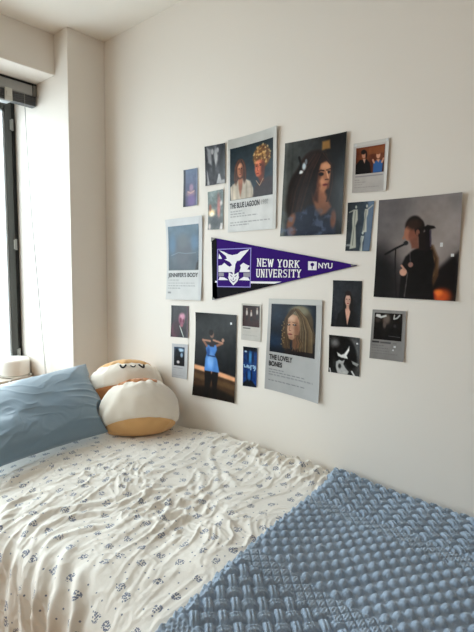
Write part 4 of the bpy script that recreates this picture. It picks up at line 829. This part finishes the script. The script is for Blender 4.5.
# --- band card
k = small('picture_card', 'card', 'grey and white card with three tiny figures on dark brown, over the blue print', curl=0.003)
p = Pic(k.w, k.h, 80).grad((196, 192, 184), (190, 186, 180)); p.noise(12, 5, 74)
p.rect(0.08, 0.655, 0.46, 0.685, (70, 68, 68), .01, .85); textlines(p, [(0.72, 0.24, 0.012), (0.77, 0.5, 0.010), (0.85, 0.80, 0.010)], 0.08, (140, 136, 132), 75)
k.sheet(p)
p = Pic(1, 1.02, 80).grad((40, 24, 24), (54, 26, 26)); p.noise(24, 6, 75, (1, .7, .7))
for (x, y, hh_) in ((0.24, 0.36, 0.17), (0.50, 0.42, 0.15), (0.85, 0.30, 0.16)): p.ell(x, y, 0.055, hh_, (196, 184, 176), 0.5).ell(x, y - hh_ - .03, 0.035, 0.04, (170, 140, 124), 0.4).ell(x + .01, y + hh_ * 1.3, .06, .12, (34, 26, 28), .4)
k.picture(p, (0.06, 0.05, 0.93, 0.62))
# --- saturated blue print
k = small('photo_print', 'blue', 'narrow saturated blue photo with pale scrawled lettering across the middle', curl=0.003)
p = Pic(k.w, k.h, 70).grad((12, 44, 92), (14, 54, 120)); p.noise(50, 5, 76, (.4, .8, 1.2)).rect(0, 0, 1, 0.10, (8, 10, 16), 0.05).poly([(0, 1), (0, .93), (.4, .8), (.7, .86), (1, 1)], (6, 9, 18), 0.05)
p.ell(0.50, 0.26, 0.10, 0.15, (60, 130, 186), 0.6).ell(0.35, 0.22, 0.05, 0.14, (8, 20, 44), 0.5).ell(0.70, 0.24, 0.06, 0.16, (10, 26, 54), 0.5).ell(0.45, 0.72, 0.10, 0.12, (44, 104, 170), 0.6).ell(.62, .70, .06, .14, (8, 22, 50), .5).ell(.26, .74, .05, .12, (10, 24, 56), .5).ell(.18, .12, .08, .02, (200, 220, 236), .5)
p.noise(30, 12, 78, (.5, .8, 1))
for pts in ([(0.08, .455), (.10, .51), (.20, .51)], [(.24, .52), (.30, .46), (.34, .53)], [(.38, .47), (.40, .53), (.48, .52), (.50, .47)], [(.56, .46), (.55, .57)], [(.56, .47), (.66, .47)], [(.70, .46), (.80, .47), (.82, .52), (.72, .52)], [(.86, .46), (.92, .52), (.80, .58)]): p.line(pts, 0.022, (176, 214, 240))
k.sheet(p)

# ------------------------------------------------------------------ pennant
pn = empty('felt_pennant', (0, -1.16, 1.42))
def wallpoly(name, polys, d, m, parent, thick=0.0):
    v = []; f = []
    for q in polys:
        k0 = len(v); v += [(-d, a, b) for a, b in q]; f.append(tuple(range(k0, k0 + len(q))))
        if thick:
            k1 = len(v); v += [(-d + thick, a, b) for a, b in q]; n = len(q); f.append(tuple(range(k1, k1 + n))[::-1])
            f += [(k0 + i, k1 + i, k1 + (i + 1) % n, k0 + (i + 1) % n) for i in range(n)]
    return obj(name, v, f, m, parent)
TL = np.array((-0.884, 1.571)); TP = np.array((-1.639, 1.449)); BL = np.array((-0.895, 1.275))
def ln(a, b, t): return tuple(np.array(a) * (1 - t) + np.array(b) * t)
def yz_on_bottom(y): t = (y - BL[0]) / (TP[0] - BL[0]); return (y, BL[1] + t * (TP[1] - BL[1]))
purple = wallpoly('purple_cloth', [[(-0.884, 1.571), (-1.639, 1.449), (-1.6385, 1.4475), yz_on_bottom(-1.25), (-0.895, 1.275)]], 0.006, M['purple_felt'], pn, 0.004)
blackz = wallpoly('black_cloth', [[(-0.8955, 1.358), (-1.285, 1.366), yz_on_bottom(-1.285), (-0.895, 1.2755)], [(-0.8845, 1.5695), (-0.918, 1.560), (-0.922, 1.358), (-0.9275, 1.284), (-0.8955, 1.2765)]], 0.0068, M['black_felt'], pn)
wallpoly('stripe', [[(-0.912, 1.3665), (-1.300, 1.376), (-1.262, 1.3655), (-0.912, 1.358)]], 0.0071, M['white_felt'], pn)
LG = {'frame': [(-0.9243, 1.5162), (-1.1315, 1.5195), (-1.1315, 1.3440), (-0.9253, 1.338)],
'antler': [(-0.936, 1.5096), (-0.97, 1.502), (-0.9935, 1.4922), (-1.0198, 1.4873), (-1.0519, 1.492), (-1.0707, 1.5037), (-1.1201, 1.5127), (-1.1051, 1.4988), (-1.0838, 1.4801), (-1.0653, 1.4634), (-1.0494, 1.461), (-1.0401, 1.4465), (-1.0355, 1.42), (-1.0334, 1.4006), (-1.025, 1.398), (-1.0181, 1.4124), (-1.0113, 1.4244), (-1.0046, 1.434), (-1.0195, 1.4415), (-1.0041, 1.4558), (-0.9841, 1.463), (-0.9707, 1.4678), (-0.9873, 1.4703), (-0.9804, 1.4825), (-0.9601, 1.4948)],
'tri': [(-0.9363, 1.4948), (-0.9572, 1.4702), (-0.9333, 1.4702)], 'hl': [(-0.9344, 1.4082), (-0.9339, 1.438), (-0.9543, 1.4407), (-0.971, 1.4522), (-0.9879, 1.4411), (-1.0046, 1.434), (-1.0176, 1.420), (-1.0215, 1.41)],
'hr': [(-1.0633, 1.4109), (-1.0724, 1.4302), (-1.069, 1.4421), (-1.0876, 1.4532), (-1.1126, 1.4426), (-1.125, 1.4404), (-1.11, 1.4237), (-1.1255, 1.4217), (-1.1257, 1.4123)],
'muz': [(-0.9985, 1.4095), (-1.0217, 1.4004), (-1.0379, 1.4007), (-1.0601, 1.4109), (-1.0638, 1.3894), (-1.0547, 1.3699), (-1.0293, 1.3496), (-1.0059, 1.3682), (-0.9956, 1.3875)],
'wl': [(-0.9417, 1.386), (-0.9723, 1.3844), (-0.9992, 1.3729), (-0.9351, 1.3708)], 'wr': [(-1.061, 1.3749), (-1.0891, 1.3901), (-1.1171, 1.3886), (-1.1277, 1.3748)]}
em = wallpoly('emblem', [LG[q] for q in ('antler', 'tri', 'hl', 'hr', 'wl', 'wr')], 0.0082, M['white_felt'], pn)
wallpoly('emblem_field', [LG['frame']], 0.0074, M['purple_felt'], em)
fq = LG['frame']; cy_, cz_ = -1.028, 1.43
strips = []
for i in range(4):
    a = np.array(fq[i]); b = np.array(fq[(i + 1) % 4]); c0 = np.array((cy_, cz_)); s_ = 0.955
    strips.append([tuple(a), tuple(b), tuple(c0 + (b - c0) * s_), tuple(c0 + (a - c0) * s_)])
wallpoly('emblem_border', strips, 0.0078, M['violet_ink'], em)
wallpoly('muzzle', [LG['muz']], 0.0086, M['white_felt'], em)
wallpoly('grey_panel', [[(-0.9344, 1.4057), (-0.9685, 1.4064), (-0.9688, 1.3892), (-0.9347, 1.3883)]], 0.0080, M['grey_felt'], em)
wallpoly('grey_panel', [[(-1.0886, 1.4091), (-1.1258, 1.4099), (-1.1262, 1.3912), (-1.0891, 1.3901)]], 0.0080, M['grey_felt'], em)
def wseg(a, b, w):
    a = np.array(a); b = np.array(b); d = (b - a) / np.linalg.norm(b - a); n = np.array((-d[1], d[0])) * w / 2; return [tuple(a + n), tuple(b + n), tuple(b - n), tuple(a - n)]
wallpoly('muzzle_lines', [wseg((-1.011, 1.396), (-1.023, 1.388), 0.0035), wseg((-1.049, 1.397), (-1.037, 1.388), 0.0035), wseg((-1.029, 1.385), (-1.029, 1.374), 0.0035), wseg((-1.024, 1.366), (-1.035, 1.366), 0.005), wseg((-1.012, 1.378), (-1.023, 1.368), 0.0025), wseg((-1.047, 1.378), (-1.036, 1.368), 0.0025), wseg((-1.0215, 1.408), (-1.026, 1.40), 0.003), wseg((-0.9995, 1.408), (-0.9975, 1.388), 0.0025), wseg((-1.061, 1.409), (-1.0625, 1.39), 0.0025)], 0.0090, M['purple_felt'], em)
# slab lettering, built from strokes in a 0..1 box; w = stroke
def slab(ch):
    w = 0.25; s = 0.12; R_ = []
    def st(x0, y0, x1, y1, ww=w): R_.append(((x0, y0), (x1, y1), ww))
    def serif(x, y, l=0.42): R_.append(((x - l / 2, y), (x + l / 2, y), s))
    lo, hi = s / 2, 1 - s / 2; L, Rr = 0.2, 0.8
    if ch == 'N': st(L, 0, L, 1, .2); st(Rr, 0, Rr, 1, .2); st(L, 1, Rr, 0, .24); serif(L - .02, lo); serif(L - .05, hi, .34); serif(Rr, hi)
    if ch == 'E': st(L, 0, L, 1); R_.extend([((.04, hi - .03), (.92, hi - .03), .17), ((.04, lo + .03), (.92, lo + .03), .17), ((.2, .5), (.7, .5), .15), ((.88, .75), (.88, 1), .12), ((.88, 0), (.88, .25), .12), ((.7, .4), (.7, .6), .1)])
    if ch == 'W': st(.12, 1, .32, 0, .2); st(.32, 0, .5, .85, .17); st(.5, .85, .68, 0, .17); st(.68, 0, .88, 1, .2); serif(.12, hi, .32); serif(.88, hi, .32); serif(.5, .86, .2)
    if ch == 'Y': st(.15, 1, .5, .5, .22); st(.85, 1, .5, .5, .22); st(.5, .5, .5, 0); serif(.5, lo, .56); serif(.17, hi, .38); serif(.83, hi, .38)
    if ch == 'O': st(.2, .2, .2, .8); st(.8, .2, .8, .8); st(.3, .92, .7, .92, .16); st(.3, .08, .7, .08, .16); st(.17, .76, .34, .94, .2); st(.83, .76, .66, .94, .2); st(.17, .24, .34, .06, .2); st(.83, .24, .66, .06, .2)
    if ch == 'R': st(L, 0, L, 1); st(.1, hi - .02, .68, hi - .02, .16); st(.2, .47, .68, .47, .14); st(.8, .58, .8, .86, .22); st(.66, .93, .82, .82, .16); st(.66, .49, .82, .6, .16); st(.5, .47, .8, 0, .22); serif(L, lo); serif(.84, lo, .28)
    if ch == 'K': st(L, 0, L, 1); st(.2, .42, .78, 1, .2); st(.42, .58, .82, 0, .22); serif(L, lo); serif(L, hi); serif(.8, hi, .36); serif(.82, lo, .34)
    if ch == 'U': st(.2, .22, .2, 1); st(.8, .22, .8, 1); st(.32, .08, .68, .08, .16); st(.17, .26, .36, .06, .2); st(.83, .26, .64, .06, .2); serif(.2, hi); serif(.8, hi)
    if ch == 'I': st(.5, 0, .5, 1, .4); R_.extend([((.1, hi), (.9, hi), s), ((.1, lo), (.9, lo), s)])
    if ch == 'V': st(.14, 1, .5, 0, .22); st(.86, 1, .5, 0, .22); serif(.16, hi, .36); serif(.84, hi, .36)
    if ch == 'S': st(.3, .92, .72, .92, .16); st(.2, .62, .2, .82, .22); st(.24, .56, .76, .44, .2); st(.8, .18, .8, .38, .22); st(.28, .08, .7, .08, .16); st(.17, .78, .34, .94, .18); st(.83, .22, .66, .06, .18); st(.86, .7, .86, 1, .1); st(.14, 0, .14, .3, .1)
    if ch == 'T': st(.5, 0, .5, 1); st(.04, hi - .03, .96, hi - .03, .17); st(.08, .7, .08, 1, .12); st(.92, .7, .92, 1, .12); serif(.5, lo, .56)
    return R_
def slab_text(words, y0, y1, z0l, z1l, z0r, z1r, d, parent):
    """letters fill the quad from y0 (left) to y1 (right); z range at the two ends"""
    tot = sum(0.55 if c == ' ' else (0.62 if c == 'I' else (1.25 if c == 'W' else 1.0)) for c in words); v = []; f = []; x = 0; g = 0.09
    for c in words:
        wd = 0.55 if c == ' ' else (0.62 if c == 'I' else (1.25 if c == 'W' else 1.0))
        if c != ' ':
            for (a, b, w) in slab(c):
                a = np.array(a); b = np.array(b); asp = 1.35; A_ = a * (1, asp); B_ = b * (1, asp); dd = (B_ - A_) / np.linalg.norm(B_ - A_); n = np.array((-dd[1], dd[0])) * w / 2
                k0 = len(v)
                for q in (A_ + n, B_ + n, B_ - n, A_ - n):
                    lx = np.clip(q[0], 0, 1); lz = np.clip(q[1] / asp, 0, 1); t = (x + g / 2 + lx * (wd - g)) / tot
                    v.append((-d, y0 + t * (y1 - y0), (z0l * (1 - t) + z0r * t) * (1 - lz) + (z1l * (1 - t) + z1r * t) * lz))
                f.append((k0, k0 + 1, k0 + 2, k0 + 3)); d += 0.0000015
        x += wd
    return obj('lettering', v, f, M['white_felt'], parent)
slab_text('NEW YORK', -1.163, -1.390, 1.437, 1.474, 1.434, 1.465, 0.0075, pn)
slab_text('UNIVERSITY', -1.160, -1.398, 1.389, 1.427, 1.396, 1.429, 0.0075, pn)
bx_ = wallpoly('torch_badge', [[(-1.428, 1.462), (-1.4685, 1.461), (-1.469, 1.427), (-1.429, 1.427)]], 0.0076, M['white_felt'], pn)
tq = [wseg((-1.4485, 1.431), (-1.4485, 1.444), 0.0045), [(-1.4485 + 0.0085 * math.cos(a) * 1.05, 1.449 + 0.0075 * math.sin(a)) for a in np.linspace(0, 2 * PI, 9)[:-1]]]
wallpoly('torch', tq, 0.0081, M['purple_felt'], bx_)
tv, tf = text_mesh('NYU', 0.025)
obj('lettering', np.stack([np.full(len(tv), -0.0076), -1.476 - tv[:, 0] * 0.063, 1.4345 + tv[:, 1] * 0.0215], -1), tf, M['white_felt'], pn)
for (c0, d1, d2) in (((-0.884, 1.571), (-0.030, -0.004), (0.0, -0.022)), ((-0.895, 1.275), (-0.024, 0.004), (0.0, 0.016)), ((-1.639, 1.449), (0.022, 0.0045), (0.02, -0.004))):
    MB().add([(-0.0095, c0[0], c0[1]), (-0.0095, c0[0] + d1[0], c0[1] + d1[1]), (-0.0095, c0[0] + d2[0], c0[1] + d2[1])], [(0, 1, 2)]).build('corner_tape', M['blind_cap'], pn)
tag(pn, 'triangular purple and black felt pennant with white lettering and an animal emblem', 'pennant')
for o in bpy.data.objects:
    if '_loc' in o: del o['_loc']
